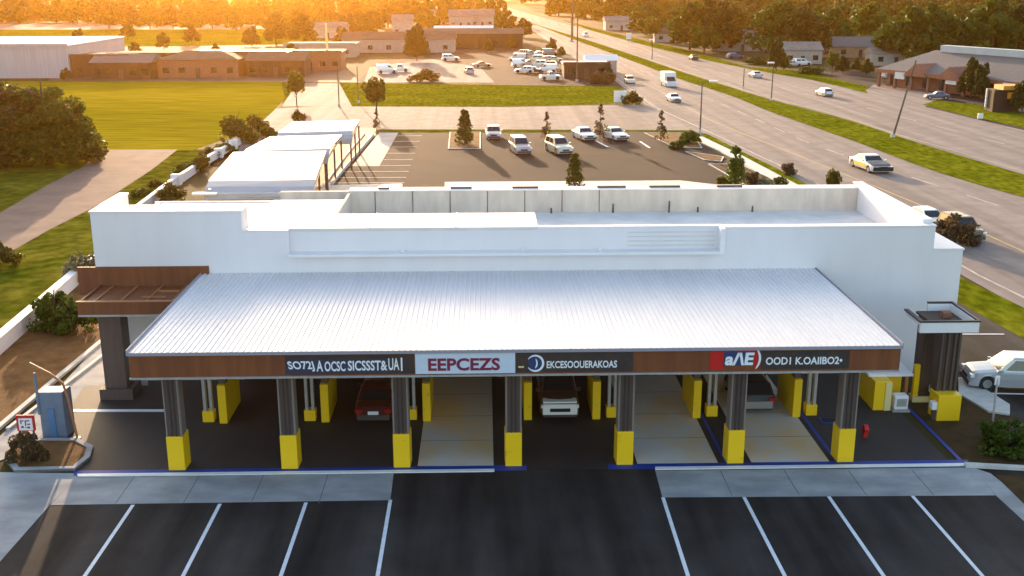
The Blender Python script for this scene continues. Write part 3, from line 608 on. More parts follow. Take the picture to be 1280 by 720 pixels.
# ================================================================== CARS
def make_car(px, py, head, label, col, style='sedan', L=4.7, W=1.85, fine=True, name=None, cat=None, group=None, sc=1, z=.03, world=None, cab=None):
    """head: heading angle (deg) of the nose in world XY"""
    ST = dict(sedan=(1.42, .92, [(-.5,.62),(-.47,.86),(-.36,.98),(-.25,.95),(.16,.95),(.22,.92),(.40,.80),(.47,.70),(.5,.5)], (-.33,.17,-.17,.05)),
              hatch=(1.52, .98, [(-.5,.6),(-.485,.92),(-.42,1.0),(-.25,1.0),(.18,.98),(.25,.94),(.42,.82),(.48,.70),(.5,.5)], (-.46,.22,-.37,.05)),
              suv=(1.78, 1.1, [(-.5,.6),(-.49,1.05),(-.45,1.12),(-.25,1.12),(.18,1.10),(.25,1.08),(.43,.98),(.485,.85),(.5,.55)], (-.48,.23,-.43,.08)),
              van=(2.1, 1.15, [(-.5,.6),(-.495,1.1),(-.45,1.2),(-.25,1.2),(.25,1.2),(.32,1.12),(.44,.98),(.49,.8),(.5,.5)], (-.49,.33,-.47,.16)),
              pickup=(1.85, 1.15, [(-.5,.6),(-.498,1.12),(-.47,1.18),(-.25,1.18),(.18,1.14),(.24,1.12),(.43,1.05),(.49,.9),(.5,.55)], (-.12,.24,-.08,.1)))[style]
    ht, belt, prof, (g0, g1, r0, r1) = ST
    base = world or at(px, py)
    o = thing(name or {'sedan':'sedan','hatch':'hatchback','suv':'suv','van':'van','pickup':'pickup_truck'}[style], (0, 0, 0), label, cat or {'sedan':'car','hatch':'car','suv':'suv','van':'van','pickup':'pickup'}[style], group)
    wr = .34 if style in ('sedan', 'hatch') else .39
    xw = (-.31*L, .315*L); hw = W/2
    def top(x):
        u = x/L
        for i in range(1, len(prof)):
            if u <= prof[i][0]: a, b = prof[i-1], prof[i]; return a[1]+(b[1]-a[1])*(u-a[0])/(b[0]-a[0])
        return prof[-1][1]
    xs = sorted(set([round(-L/2+L*k/(26 if fine else 14), 4) for k in range((27 if fine else 15))]+[round(c+d*wr*1.15, 4) for c in xw for d in (-1, -.85, -.5, 0, .5, .85, 1)]))
    rings = []
    for x in xs:
        zl = .24
        for c in xw:
            q = (wr*1.13)**2-(x-c)**2
            if q > 0: zl = max(zl, wr+math.sqrt(q)*1.0)
        t = top(x); e = abs(x)/(L/2); k = hw*(1-.16*max(0, (e-.78)/.22)**2); zl = min(zl, t-.12); m = max(zl+.03, t*.62)
        half = [(0, t+.03), (k*.6, t+.02), (k*.9, t-.03), (k*.985, t-.12 if t-.12 > m else m+.01), (k, m), (k*.97, zl), (0, zl)]
        r = [(x, y, z_) for y, z_ in half]+[(x, -y, z_) for y, z_ in half[-2:0:-1]]
        rings.append(r)
    MB().ring(rings).build('body', pt(col), o, smooth=False, fix=True)
    cc = pt(cab or col)
    kb, kt = hw*.93, hw*.76; zb, zt = belt-.04, ht
    G = [(g0*L, kb, zb), (g1*L, kb, zb), (g1*L, -kb, zb), (g0*L, -kb, zb)]; Tt = [(r0*L, kt, zt-.05), (r1*L, kt, zt-.05), (r1*L, -kt, zt-.05), (r0*L, -kt, zt-.05)]
    T2 = [(r0*L+.15, kt-.12, zt), (r1*L-.15, kt-.12, zt), (r1*L-.15, -kt+.12, zt), (r0*L+.15, -kt+.12, zt)]
    MB().ring([G, Tt, T2]).build('cabin', cc, o, fix=True)
    def pane(a, b, c, d, u0, u1, v0, v1, nm, par=o):
        a, b, c, d = map(Vector, (a, b, c, d)); n = (b-a).cross(d-a).normalized()
        if n.dot((a+c)/2-Vector((0, 0, 1))) < 0: n = -n
        f = lambda u, v: a.lerp(b, u).lerp(d.lerp(c, u), v)+n*.012
        return MB().quad(f(u0, v0), f(u1, v0), f(u1, v1), f(u0, v1)).build(nm, 'glass', par)
    pane(G[1], G[2], Tt[2], Tt[1], .06, .94, .1, .93, 'windshield'); pane(G[0], G[3], Tt[3], Tt[0], .08, .92, .15, .9, 'rear_window')
    for i, j in ((0, 1), (3, 2)):
        if style == 'van': pane(G[i], G[j], Tt[j], Tt[i], .72, .95, .3, .9, 'side_window')
        else:
            pane(G[i], G[j], Tt[j], Tt[i], .10, .50, .14, .9, 'side_window'); pane(G[i], G[j], Tt[j], Tt[i], .54, .90, .14, .9, 'side_window')
    for c in xw:
        for s in (-1, 1):
            y0 = s*(hw-.03); y1 = s*(hw-.25)
            wt = MB().tube((c, y0, wr), (c, y1, wr), wr, wr, 18 if fine else 10).build('wheel', 'black', o)
            if fine:
                mb = MB(); mb.tube((c, y0+s*.006, wr), (c, y0-s*.02, wr), wr*.6, wr*.6, 14); mb.build('rim', 'rim', wt)
    hz = top(L*.47)-.12
    for s in (-1, 1):
        MB().box(L/2-.22, L/2-.035, s*hw*.78-.17, s*hw*.78+.17, hz-.06, hz+.10).build('headlight', 'lamp', o)
        MB().box(-L/2-.0, -L/2+.14, s*hw*.78-.16, s*hw*.78+.16, prof[1][1]-.22, prof[1][1]-.04).build('taillight', 'tail', o)
    if fine:
        MB().box(L/2-.06, L/2+.03, -hw*.84, hw*.84, .28, .5).build('bumper', 'grey_b', o); MB().box(-L/2-.03, -L/2+.06, -hw*.84, hw*.84, .28, .52).build('bumper', 'grey_b', o)
        MB().box(L/2-.02, L/2+.02, -hw*.42, hw*.42, .54, .70).build('grille', 'black', o); MB().box(-L/2-.035, -L/2-.005, -.26, .26, .55, .72).build('licence_plate', 'plate', o)
        for s in (-1, 1): MB().box(g1*L-.25, g1*L-.08, s*(hw+.06)-.09, s*(hw+.06)+.09, belt-.02, belt+.14).build('mirror', cc, o)
    if style == 'pickup': MB().box(-L*.47, -L*.14, -hw*.78, hw*.78, 1.19, 1.225).build('bed', 'black', o)
    o.location = (base.x, base.y, z); o.rotation_euler = (0, 0, R(head)); o.scale = (sc, sc, sc)
    return o
M['grey_b'] = mat('dark_bumper', (.05, .05, .055), .5)
def hd(a, b):
    p, q = at(*a), at(*b); return math.degrees(math.atan2(q.y-p.y, q.x-p.x))
NH = lambda: hd((1060, 180), (1160, 214))         # near carriageway, towards the viewer
H2 = hd((800, 80), (852, 100)); H1 = NH()
# lanes under the canopy
def lane_car(px, py, *a, **k): return make_car(px, py, *a, **k)
a = at(467, 532); make_car(0, 0, 90, 'maroon sedan seen from behind in the second lane under the canopy', 'maroon', 'sedan', 4.7, 1.85, world=Vector((a.x, a.y+2.35, 0)))
a = at(700, 528); wv = make_car(0, 0, -90, 'brown van with a white front end facing out beneath the round emblem', 'brown', 'suv', 4.8, 1.95, world=Vector((a.x, a.y+2.4, 0)))
wv['label'] = 'brown SUV with white bumper facing out of the middle dark lane'
MB().box(2.28, 2.44, -.86, .86, .35, .92).build('bumper', 'coping', wv, bevel=.06); MB().box(1.75, 2.3, -.84, .84, .93, 1.02).build('hood_edge', 'coping', wv, bevel=.03); MB().box(2.44, 2.47, -.5, .5, .55, .72).build('grille', 'black', wv)
a = at(947, 519); make_car(0, 0, 90, 'dark hatchback deep in the pale lane right of the red sign', 'dark', 'hatch', 4.2, 1.8, world=Vector((a.x, a.y+2.1, 0)))
MB().box(-2.16, -2.1, -.72, .72, .35, .72).build('bumper', 'rim', bpy.data.objects['hatchback'])
# right
a = at(1262, 488); make_car(0, 0, 172, 'silver SUV parked nose-left beyond the shrub at far right', 'silver', 'suv', 5.0, 1.95, world=Vector((a.x+.4, a.y+.6, 0)))
# rear car park
RP = [(617, 177, -90, 'white and red small car left of the others in the top row', 'pink', 'hatch', 4.0), (650, 195, -80, 'pinkish grey SUV parked askew left of the cream SUV', 'pink', 'suv', 4.6),
      (698, 195, -74, 'largest cream-white SUV in the rear car park', 'cream', 'suv', 5.0), (730, 178, -76, 'white sedan left of the slim tree in the top row', 'white', 'sedan', 4.8), (768, 178, -72, 'white sedan right of the slim tree at the end of the top row', 'white', 'sedan', 4.9)]
for px, py, h, lb, c, st, L in RP: make_car(px, py-4, h, lb, c, st, L, group='cars in the rear car park', sc=1.12)
hv = make_car(1087, 212, H1, 'white saloon with a dark bonnet driving toward the viewer in the nearest lane', 'white', 'sedan', 5.6, 2.1, group='vehicles on the highway', sc=1.2)
MB().ring([[(1.2, -.9, .96), (1.2, .9, .96), (1.2, .9, .985), (1.2, -.9, .985)], [(2.25, -.86, .84), (2.25, .86, .84), (2.25, .86, .87), (2.25, -.86, .87)], [(2.62, -.8, .74), (2.62, .8, .74), (2.62, .8, .77), (2.62, -.8, .77)]]).build('hood_panel', 'darkpanel', hv, fix=True); MB().box(2.72, 2.86, -.98, .98, .3, .66).build('bumper_guard', 'black', hv)
for s_ in (-1, 1): MB().box(-1.2, 1.3, s_*1.05-.02, s_*1.05+.02, .45, .72).build('painted_glint', 'yellow', hv)  # golden sun reflection on both flanks, painted as yellow strips
RC = [(842, 127, H1, 'white sedan just below the box-backed truck on near carriageway', 'white', 'sedan', 4.5), (787, 104, H2, 'pale yellow car near the roadside bush at the junction', 'cream', 'hatch', 4.2),
      (732, 46, H2, 'white car with a dark tail at the far median', 'white', 'suv', 4.6), (867, 75, H2+180, 'dark car going away on the far carriageway', 'dark', 'sedan', 4.6),
      (944, 97, H1+180, 'white-bonneted dark car at the right of a slim lamp', 'silver', 'sedan', 4.8), (1030, 120, H1+180, 'white sports car with rear wing crossing to the right', 'white', 'hatch', 4.7),
      (1160, 283, H1, 'white-roofed car half hidden behind the building right corner', 'white', 'hatch', 4.4), (1171, 124, 170, 'dark blue car in front of the brick shops', 'blue', 'sedan', 4.4)]
for px, py, h, lb, c, st, L in RC: make_car(px, py, h, lb, c, st, L, group='vehicles on the highway', fine=py > 110)
make_car(1200, 296, H1, 'bronze SUV beside brown shrub at the building right edge', 'bronze', 'suv', 4.9, 2.0, group='vehicles on the highway')
tk = make_car(836, 108, H1, 'white box truck with a dark front on the near carriageway', 'white', 'van', 6.0, 2.3, fine=False, name='box_truck', cat='truck', group='vehicles on the highway')
MB().box(-2.9, 1.0, -1.14, 1.14, 1.1, 2.9).build('cargo_box', 'coping', tk, bevel=.05)
# dealer lot rows
k = 0; cols = ['cream', 'white', 'grey', 'tan', 'silver', 'white', 'pink', 'dark']
rows = [(70, (652, 664, 676, 688)), (77, (646, 657, 669, 682, 694)), (84, (650, 661, 673, 686)), (91, (656, 668, 684, 695)), (100, (688,))]
wd = {70: 'back', 77: 'second', 84: 'third', 91: 'front', 100: 'lone'}
ordn = ['leftmost', 'second from left', 'third from left', 'fourth from left', 'last at right']
for py, xs_ in rows:
    for j, px in enumerate(xs_):
        c = cols[(k*5+j) % 8]; st = ['suv', 'sedan', 'pickup', 'hatch', 'van'][(k+j*2) % 5]; k += 1
        make_car(px+random.uniform(-1, 1), py, random.choice((8, 172, -20, 190)), '%s %s in the %s row of the dealer lot, %s' % (c, {'suv':'SUV','hatch':'hatchback'}.get(st, st), wd[py], ordn[j]) if py != 100 else 'pale car alone at the front of the dealer lot', c, st, 4.7, fine=False, group='cars in the far dealer lot')
for px, py, c, st, h, lb in ((484, 92, 'white', 'van', 8, 'white van left of a white pickup on the pale yard'), (499, 90, 'white', 'pickup', 4, 'white pickup right of a white van on the pale yard'),
                      (602, 84, 'tan', 'sedan', 30, 'tan car on the pale yard behind the grass strip'), (586, 92, 'silver', 'hatch', 100, 'silver hatchback on the pale yard'), (563, 76, 'white', 'suv', 10, 'white SUV in front of the bright low roof'),
                      (1115, 98, 'silver', 'van', 20, 'silver van at the left end of the brick shops'), (1002, 82, 'white', 'suv', 15, 'white SUV left of the lime bush by the road'), (990, 83, 'silver', 'sedan', 15, 'silver sedan beside the white SUV by the road'),
                      (918, 73, 'blue', 'hatch', 20, 'bluish car in the side road by the big dark trees')):
    make_car(px, py, h, lb, c, st, 4.9, fine=False, group='cars in the far yards')

# ================================================================== POLES, SIGNS
def pole(px, py, h, label, r=.12, name='street_lamp', cat='lamp post', arm=0, m='pole', lean=0):
    p = at(px, py); o = thing(name, p, label, cat)
    MB().tube((p.x, p.y, 0), (p.x+lean, p.y, h), r, r*.6).build('pole', m, o); MB().tube((p.x, p.y, 0), (p.x, p.y, .5), r*2, r*1.8, 10).build('base', 'kerb', o)
    if arm: MB().tube((p.x+lean, p.y, h), (p.x+lean+arm, p.y, h+.25), r*.5, r*.4).build('arm', m, o); MB().box(p.x+lean+arm-.1, p.x+lean+arm+1.0, p.y-.25, p.y+.25, h+.15, h+.4).build('lamp_head', 'coping', o)
    return o
pole(875, 166, 7.0, 'slim lamp post at the corner of the rear car park', arm=1.1)
pole(1116, 172, 10.5, 'tall leaning pole in the median in front of the brick shops', r=.16, name='utility_pole', cat='pole', lean=2.2)
pole(964, 126, 6.5, 'lamp post in the median above the cars', arm=-.9)
pole(929, 111, 4.0, 'short dark post in the median beside the passing dark car', arm=0, name='median_post', cat='post')
pole(815, 74, 5, 'short lamp post on the median far up the highway', arm=-.8)
pole(721, 102, 14, 'tall pole behind the dealer lot fence', r=.18, name='utility_pole', cat='pole')
o = pole(715, 52, 26, 'tallest dark pole reaching the top of the view left of the highway', r=.45, name='utility_pole', cat='pole')
pole(424, 133, 7, 'thin pole beside the side lane mouth', name='utility_pole', cat='pole'); pole(448, 129, 6.5, 'dark pole close to the small verge tree', name='utility_pole', cat='pole')
pole(410, 86, 11, 'pale tall post in front of the brown building', r=.35, m='cream', name='utility_pole', cat='pole')
p = at(1239, 545); o = thing('marker_post', p, 'slim grey post leaning next to the shrub at lower right', 'post')
MB().tube((p.x, p.y, 0), (p.x+.1, p.y+.3, 2.9), .05).build('post', 'steel', o); MB().box(p.x-.02, p.x+.2, p.y+.25, p.y+.31, 2.5, 2.95).build('plate', 'coping', o)
def board(px, py, wd, hb, ht, label, m='coping', cat='sign'):
    p = at(px, py); o = thing('roadside_sign', p, label, cat); MB().box(p.x-wd/2, p.x+wd/2, p.y-.12, p.y+.12, hb, ht).build('panel', m, o, bevel=.03)
    MB().tube((p.x-wd*.3, p.y, 0), (p.x-wd*.3, p.y, hb), .12).build('post', 'steel', o); MB().tube((p.x+wd*.3, p.y, 0), (p.x+wd*.3, p.y, hb), .12).build('post', 'steel', o); return o
board(775, 130, 2.2, .3, 2.3, 'low white sign at the corner of the junction')
board(1181, 100, 1.6, 2.6, 5.0, 'white square sign before the grey mall roof')
board(1278, 104, 2.6, 2.6, 5.8, 'round-cornered white sign at the right frame edge')
board(1236, 138, 1.6, .6, 3.6, 'white stacked tenant sign on the roadside grass')
board(1225, 149, .8, .1, .9, 'small white marker on the roadside grass')
board(786, 52, 1.8, .8, 3.0, 'glowing white small sign above the far carriageway')

PENDING = []
# ================================================================== FAR BUILDINGS
def building(px, py, wx_, dp, h, label, wall='house', roof='shingle', rh=1.8, kind='gable', rot=0, name='house', cat='house', nwin=4, winm='glass', group=None, world=None):
    p = world or at(px, py); o = thing(name, (0, 0, 0), label, cat, group); a = wx_/2
    MB().box(-a, a, 0, dp, 0, h).build('wall', wall, o)
    if kind == 'gable':
        mb = MB(); mb.add([(-a-.4, -.5, h), (a+.4, -.5, h), (a+.4, dp+.5, h), (-a-.4, dp+.5, h), (-a-.4, dp/2, h+rh), (a+.4, dp/2, h+rh)], [(0, 1, 5, 4), (2, 3, 4, 5), (1, 2, 5), (3, 0, 4), (3, 2, 1, 0)]); mb.build('roof', roof, o)
    elif kind == 'hip':
        mb = MB(); mb.add([(-a-.4, -.5, h), (a+.4, -.5, h), (a+.4, dp+.5, h), (-a-.4, dp+.5, h), (-a+dp*.4, dp/2, h+rh), (a-dp*.4, dp/2, h+rh)], [(0, 1, 5, 4), (2, 3, 4, 5), (1, 2, 5), (3, 0, 4), (3, 2, 1, 0)]); mb.build('roof', roof, o)
    else:
        MB().box(-a-.2, a+.2, -.2, dp+.2, h, h+.25).build('roof', roof, o); MB().box(-a-.25, a+.25, -.25, -.05, h-.1, h+.6).build('parapet', wall, o)
    for i in range(nwin):
        x = -a+(i+.5)*wx_/nwin
        if i == nwin//2: MB().box(x-.5, x+.5, -.06, -.003, 0, 2.1).build('door', 'wood_d', o)
        else: MB().box(x-.7, x+.7, -.06, -.003, 1.0, 2.2).build('window', winm, o)
    o.location = (p.x, p.y, 0); o.rotation_euler = (0, 0, R(rot)); return o
# white metal hall at far left
a = at(-30, 98); o = building(0, 0, 58, 40, 7, 'long white metal hall at the far left edge', 'sidegrey', 'coping', .5, 'flat', world=Vector((a.x-8, a.y, 0)), name='metal_hall', cat='hall', nwin=9, winm='sidegrey')
for (a_, b_, w2, d2, h2, wl, rf, kd, lb) in ((118, 97, 16, 12, 4.6, 'brownwall', 'roofbrown', 'flat', 'dark brown block nearest the white metal hall'), (152, 99, 13, 10, 3.6, 'brownwall', 'shingle', 'gable', 'low brown shed with pale trailers before it'), (196, 93, 22, 12, 4.4, 'brownwall', 'roofbrown', 'flat', 'brown workshop third from the metal hall'),
    (248, 97, 18, 12, 4.0, 'brick', 'roofbrown', 'hip', 'reddish hipped block in the middle of the brown row'), (300, 92, 22, 12, 4.6, 'brownwall', 'greymetal', 'flat', 'pale-roofed brown block behind the golden field'), (345, 96, 13, 10, 3.6, 'brownwall', 'roofbrown', 'gable', 'small brown shed near the side lane'), (388, 88, 15, 10, 4.2, 'brick', 'deck', 'flat', 'reddish flat block at the right end of the row'),):
    building(a_, b_, w2, d2, h2, lb, wl, rf, 1.6, kd, name='workshop', cat='building', nwin=5)
for k, (a_, b_) in enumerate(((146, 97), (168, 95))):
    p = at(a_, b_); o = thing('trailer', p, ('left' if k == 0 else 'right')+' pale flat trailer parked before the low brown shed', 'trailer'); MB().box(p.x-3, p.x+3, p.y-1, p.y+1, .7, 1.2).build('deck', 'coping', o)
    for sx in (-1.6, 1.6): MB().tube((p.x+sx, p.y-1, .4), (p.x+sx, p.y+1, .4), .38, .38, 10).build('wheel', 'black', o)
for (a_, b_, h_, i_, lb) in ((132, 82, 6, 3, 'dark tree behind the first brown block'), (170, 76, 6, 2, 'golden tree behind the low brown shed'), (272, 78, 6, 4, 'golden tree between the reddish hipped and pale-roofed block'), (365, 78, 6, 2, 'golden tree behind the small brown shed'), (84, 101, 3.5, 3, 'low dark tree at the corner of the metal hall'), (205, 62, 7, 0, 'tree behind the brown workshop'), (240, 56, 8, 2, 'tree behind the reddish hipped block'), (315, 58, 8, 3, 'dark tree behind the pale-roofed brown block'), (160, 50, 8, 0, 'tree at the far lawn corner'), (428, 58, 8, 3, 'dark tree behind the pale farmhouse')):
    PENDING.append((i_, a_, b_, h_, lb))
building(400, 72, 20, 12, 3.5, 'low pale building right of the brown blocks', 'house', 'farroof', 1.5, 'flat', nwin=4, name='shed', cat='building')
building(498, 66, 34, 12, 4, 'long pale roofed building behind the white vans', 'house', 'roofbrown', 2, nwin=6, name='warehouse', cat='building')
building(584, 60, 36, 12, 4.5, 'long building with a bright white roof strip', 'brownwall', 'roofbrown', 1.5, 'gable', nwin=6, name='warehouse', cat='building')
a = at(587, 49); building(0, 0, 26, 9, 3.2, 'brightest low white shed behind the long building', 'house', 'coping', 1.6, 'gable', world=a, nwin=4, name='shed', cat='building')
building(576, 34, 11, 9, 5, 'white gabled house left of its twin near the centre top', 'farwhite', 'farroof', 3, nwin=3); building(603, 33, 11, 9, 5, 'white gabled house right of its twin near the centre top', 'farwhite', 'farroof', 3, nwin=3)
building(503, 44, 8, 8, 6, 'narrow white house among golden trees', 'farwhite', 'farroof', 2, nwin=2); building(533, 30, 9, 8, 5, 'small pale house above the lone dark tree', 'farwhite', 'farroof', 2, nwin=2)
building(733, 98, 10, 8, 3, 'small brown shed by the tall pole at the dealer lot', 'brownwall', 'deck', 1, 'flat', nwin=3, name='shed', cat='building')
building(752, 92, 7, 6, 3, 'small white cabin beside the highway', 'house', 'coping', 1.2, nwin=2, name='cabin', cat='building')
building(777, 38, 14, 10, 4, 'pale house left of the lime tree beyond the highway', 'farwhite', 'farroof', 2, nwin=3); building(796, 33, 6, 6, 7, 'narrow white house next to the pale one beyond the highway', 'farwhite', 'farroof', 2, nwin=2)
building(834, 53, 9, 7, 3, 'little brown-roofed house left of the big dark trees', 'house', 'roofbrown', 2, nwin=2)
building(928, 64, 19, 12, 4, 'white building with dark porch among the big trees', 'farwhite', 'shingle', 2.2, nwin=5)
building(1003, 80, 10, 8, 3.5, 'grey roofed little house right of the tall dark trees', 'house', 'farroof', 2, nwin=3)
building(1075, 72, 24, 12, 3, 'long dark-roofed house behind the lime bush', 'tan', 'shingle', 2.5, nwin=5)
building(1110, 82, 8, 6, 3, 'small pale house by the brick shops', 'house', 'farroof', 1.5, nwin=2)
building(1045, 52, 12, 8, 3, 'pale-roofed house deep among the right-hand trees', 'house', 'coping', 2, nwin=3)
building(1190, 62, 18, 8, 3, 'tan roofed house behind the mall', 'house', 'farroof', 2, nwin=4); building(410, 48, 14, 8, 4, 'pale farmhouse in the golden haze', 'farwhite', 'farroof', 2, nwin=3)
# shopping strip at the right
a = at(1096, 108); b = at(1350, 138); ang = math.degrees(math.atan2(b.y-a.y, b.x-a.x)); Ls = (b-a).length
sm = thing('shopping_strip', (0, 0, 0), 'brick shopping strip with wide dark shingle roof at the right', 'shops')
MB().box(0, Ls, 2.5, 20, 0, 3.6).build('wall', 'brick', sm)
mb = MB(); mb.add([(-.8, 0, 3.5), (Ls, 0, 3.5), (Ls, 21, 3.5), (-.8, 21, 3.5), (4, 11, 7.2), (Ls, 11, 7.2)], [(0, 1, 5, 4), (2, 3, 4, 5), (3, 0, 4), (1, 2, 5), (3, 2, 1, 0)]); mb.build('roof', 'shingle', sm)
MB().box(6, Ls, 10.2, 11.9, 7.0, 8.3).build('ridge_band', 'greymetal', sm)
MB().box(-.8, Ls, -.15, .02, 2.9, 3.6).build('fascia', 'brick', sm)
x = 0; i = 0
while x < Ls-4:
    MB().box(x, x+.5, .05, .5, 0, 2.9).build('pillar', 'brick', sm)
    MB().box(x+1, x+2.8, 2.42, 2.497, .4, 2.4).build('shop_window', 'glass', sm)
    if i % 3 == 1: MB().box(x+.6, x+3.2, -.3, -.16, 2.0, 3.3).build('shop_sign', 'deck', sm)
    x += 4.4; i += 1
for xx in (Ls*.22, Ls*.4): 
    MB().add([(xx-3, -.6, 2.8), (xx+3, -.6, 2.8), (xx, -.6, 5.2), (xx-3, 6, 2.8), (xx+3, 6, 2.8), (xx, 6, 5.2)], [(0, 1, 2), (3, 5, 4), (0, 2, 5, 3), (1, 4, 5, 2), (0, 3, 4, 1)]).build('gable', 'brick', sm)
sm.location = (a.x, a.y, 0); sm.rotation_euler = (0, 0, R(ang))
p = at(1258, 140); o = thing('awning_kiosk', p, 'dark kiosk with an amber stepped awning at the right', 'kiosk')
MB().box(p.x-2.4, p.x+2, p.y, p.y+3, 0, 3.6).build('body', 'brownwall', o); MB().box(p.x-1.2, p.x+2.1, p.y-.5, p.y+2.9, 3.603, 4.3).build('awning', 'amber', o); MB().box(p.x-.2, p.x+2.1, p.y-.9, p.y-.02, 2.2, 3.2).build('awning', 'amber', o)

# ================================================================== VEGETATION
def crown_mb(seed, rx, rz, cz_, n=3500, leaf=.3, clumps=30, shape='round', flatb=.6):
    rg = np.random.RandomState(seed); cs = []
    for _ in range(clumps):
        d = rg.normal(size=3); d /= np.linalg.norm(d); r = rg.uniform(.25, .85)**.6
        if shape == 'cone':
            h = rg.uniform(-1, 1)**1; rad = (1-h)/2*.8+.08; a = rg.uniform(0, 6.28)
            cs.append((np.array([rad*math.cos(a)*rx*.7, rad*math.sin(a)*rx*.7, h*rz]), rx*rg.uniform(.22, .4)*(1.1-h*.5)))
        elif shape == 'dome':
            d[2] = abs(d[2]); cs.append((d*np.array([rx*.8, rx*.8, rz*.82])*r, rx*rg.uniform(.14, .36)*(1-.3*d[2])))
        else:
            cs.append((d*np.array([rx, rx, rz])*r*.8, rx*rg.uniform(.24, .42)))
    per = n//clumps; V = []
    for c, r in cs:
        d = rg.normal(size=(per, 3)); d /= np.linalg.norm(d, axis=1)[:, None]
        rr = r*rg.uniform(.45, 1.12, size=(per, 1))**.5; pos = c+d*rr*np.array([1, 1, .8])+np.array([0, 0, cz_])
        nr = d*.7+rg.normal(size=(per, 3))*.7; nr /= np.linalg.norm(nr, axis=1)[:, None]
        t = np.cross(nr, rg.normal(size=(per, 3))); t /= np.linalg.norm(t, axis=1)[:, None]; b = np.cross(nr, t)
        s = leaf*rg.uniform(.5, 1.2, size=(per, 1))
        q = np.stack([pos-t*s, pos-b*s*.6+nr*s*.15, pos+t*s, pos+b*s*.6], axis=1); V.append(q.reshape(-1, 3))
    V = np.concatenate(V); F = np.arange(len(V)).reshape(-1, 4)
    return V, F
def raw_mesh(name, V, F, m):
    me = bpy.data.meshes.new(name); me.from_pydata(V.tolist(), [], F.tolist()); me.materials.append(M[m]); me.update(); return me
def tree_proto(name, seed, h, rx, leafm, leaf=.3, n=3500, trunk=.22, shape='round', clumps=30, bare=.25):
    """tree of height h standing at the origin"""
    rz = h*(1-bare)/2; cz_ = h-rz
    if shape == 'dome': rz = h*(1-bare-.12); cz_ = h-rz
    o = bpy.data.objects.new(name, None); ORG[o] = Vector((0, 0, 0))
    V, F = crown_mb(seed, rx, rz*(.95 if shape != 'dome' else 1), cz_, n, leaf, clumps, shape)
    c = bpy.data.objects.new('crown', raw_mesh('crown', V, F, leafm)); c.parent = o
    mb = MB(); mb.tube((0, 0, -.1), (0, 0, h*bare+rz*.3), trunk, trunk*.7); mb.tube((0, 0, h*bare+rz*.3), (0, 0, h*.85), trunk*.7, trunk*.2)
    rg = random.Random(seed)
    for k in range(7):
        a = k*2.4+rg.random(); z0 = h*bare+rz*rg.uniform(.0, .9); l = rx*rg.uniform(.5, .8)*(1 if shape == 'round' else .5)
        mb.tube((0, 0, z0), (l*math.cos(a), l*math.sin(a), z0+l*.7), trunk*.4, trunk*.12, 6)
    me = bpy.data.meshes.new('trunk'); me.from_pydata([tuple(v) for v in mb.v], [], mb.f); me.materials.append(M['bark'])
    t = bpy.data.objects.new('trunk', me); t.parent = o
    return o, c, t
PT = {}
def proto(key, *a, **k): PT[key] = [tree_proto(key, *aa, **kk) for aa, kk in a]
def T_(s, **k): return (s, k)
PT['big'] = [tree_proto('t', s, 10, 5, m, n=15000, leaf=.25, clumps=70, trunk=.3, bare=0, shape='dome') for s, m in ((1, 'leaf'), (2, 'leaf_d'))]
PT['mid'] = [tree_proto('t', s, 10, r, m, n=3600, leaf=.45, clumps=36, bare=.06, shape='dome') for s, m, r in ((3, 'leaf', 4.6), (4, 'leaf', 5.2), (5, 'leaf_g', 4.8), (6, 'leaf_d', 5), (7, 'leaf_g', 4.2))]
PT['far'] = [tree_proto('t', s, 10, r, m, n=1300, leaf=.8, clumps=22, bare=.02, shape='dome') for s, m, r in ((13, 'leaf', 5), (14, 'leaf', 5.6), (15, 'leaf_g', 5.2), (16, 'leaf_d', 5))]
PT['cone'] = [tree_proto('t', s, 4, 1.2, m, n=3000, leaf=.13, clumps=40, shape='cone', bare=.05, trunk=.1) for s, m in ((21, 'leaf_g'), (22, 'leaf'))]
PT['slim'] = [tree_proto('t', s, 5, 1.0, 'leaf_b', n=1000, leaf=.14, clumps=24, bare=.12, trunk=.07, shape='cone') for s in (31, 32)]
PT['small'] = [tree_proto('t', s, 5, 1.9, m, n=2200, leaf=.22, clumps=22, bare=.22, trunk=.12) for s, m in ((41, 'leaf_g'), (42, 'leaf_l'), (43, 'leaf'))]
PT['bush'] = [tree_proto('b', s, 1.6, 1.2, m, n=2600, leaf=.10, clumps=30, bare=.0, trunk=.05, shape='dome') for s, m in ((51, 'leaf_g'), (52, 'leaf'), (53, 'leaf_b'), (54, 'leaf_p'))]
def plant(kind, idx, px, py, h, label, wf=1., name='tree', cat=None, group=None, world=None, leaf=None):
    o, c, t = PT[kind][idx]; base = {'big': 10, 'mid': 10, 'far': 10, 'cone': 4, 'slim': 5, 'small': 5, 'bush': 1.6}[kind]
    p = world or at(px, py); s = h/base
    r = bpy.data.objects.new(name, None); C.objects.link(r); r.location = (p.x, p.y, 0); r.scale = (s*wf, s*wf, s); r.rotation_euler = (0, 0, random.uniform(0, 6.28))
    r['label'] = label; r['category'] = cat or name.replace('_', ' ')
    if group: r['group'] = group
    for q, nm in ((c, 'crown' if name != 'shrub' else 'foliage'), (t, 'trunk' if name != 'shrub' else 'stem')):
        d = q.copy(); d.name = nm; C.objects.link(d); d.parent = r
    return r
HZ = lambda py, hp: hp/(pxm(py)*.97)   # px height -> metres
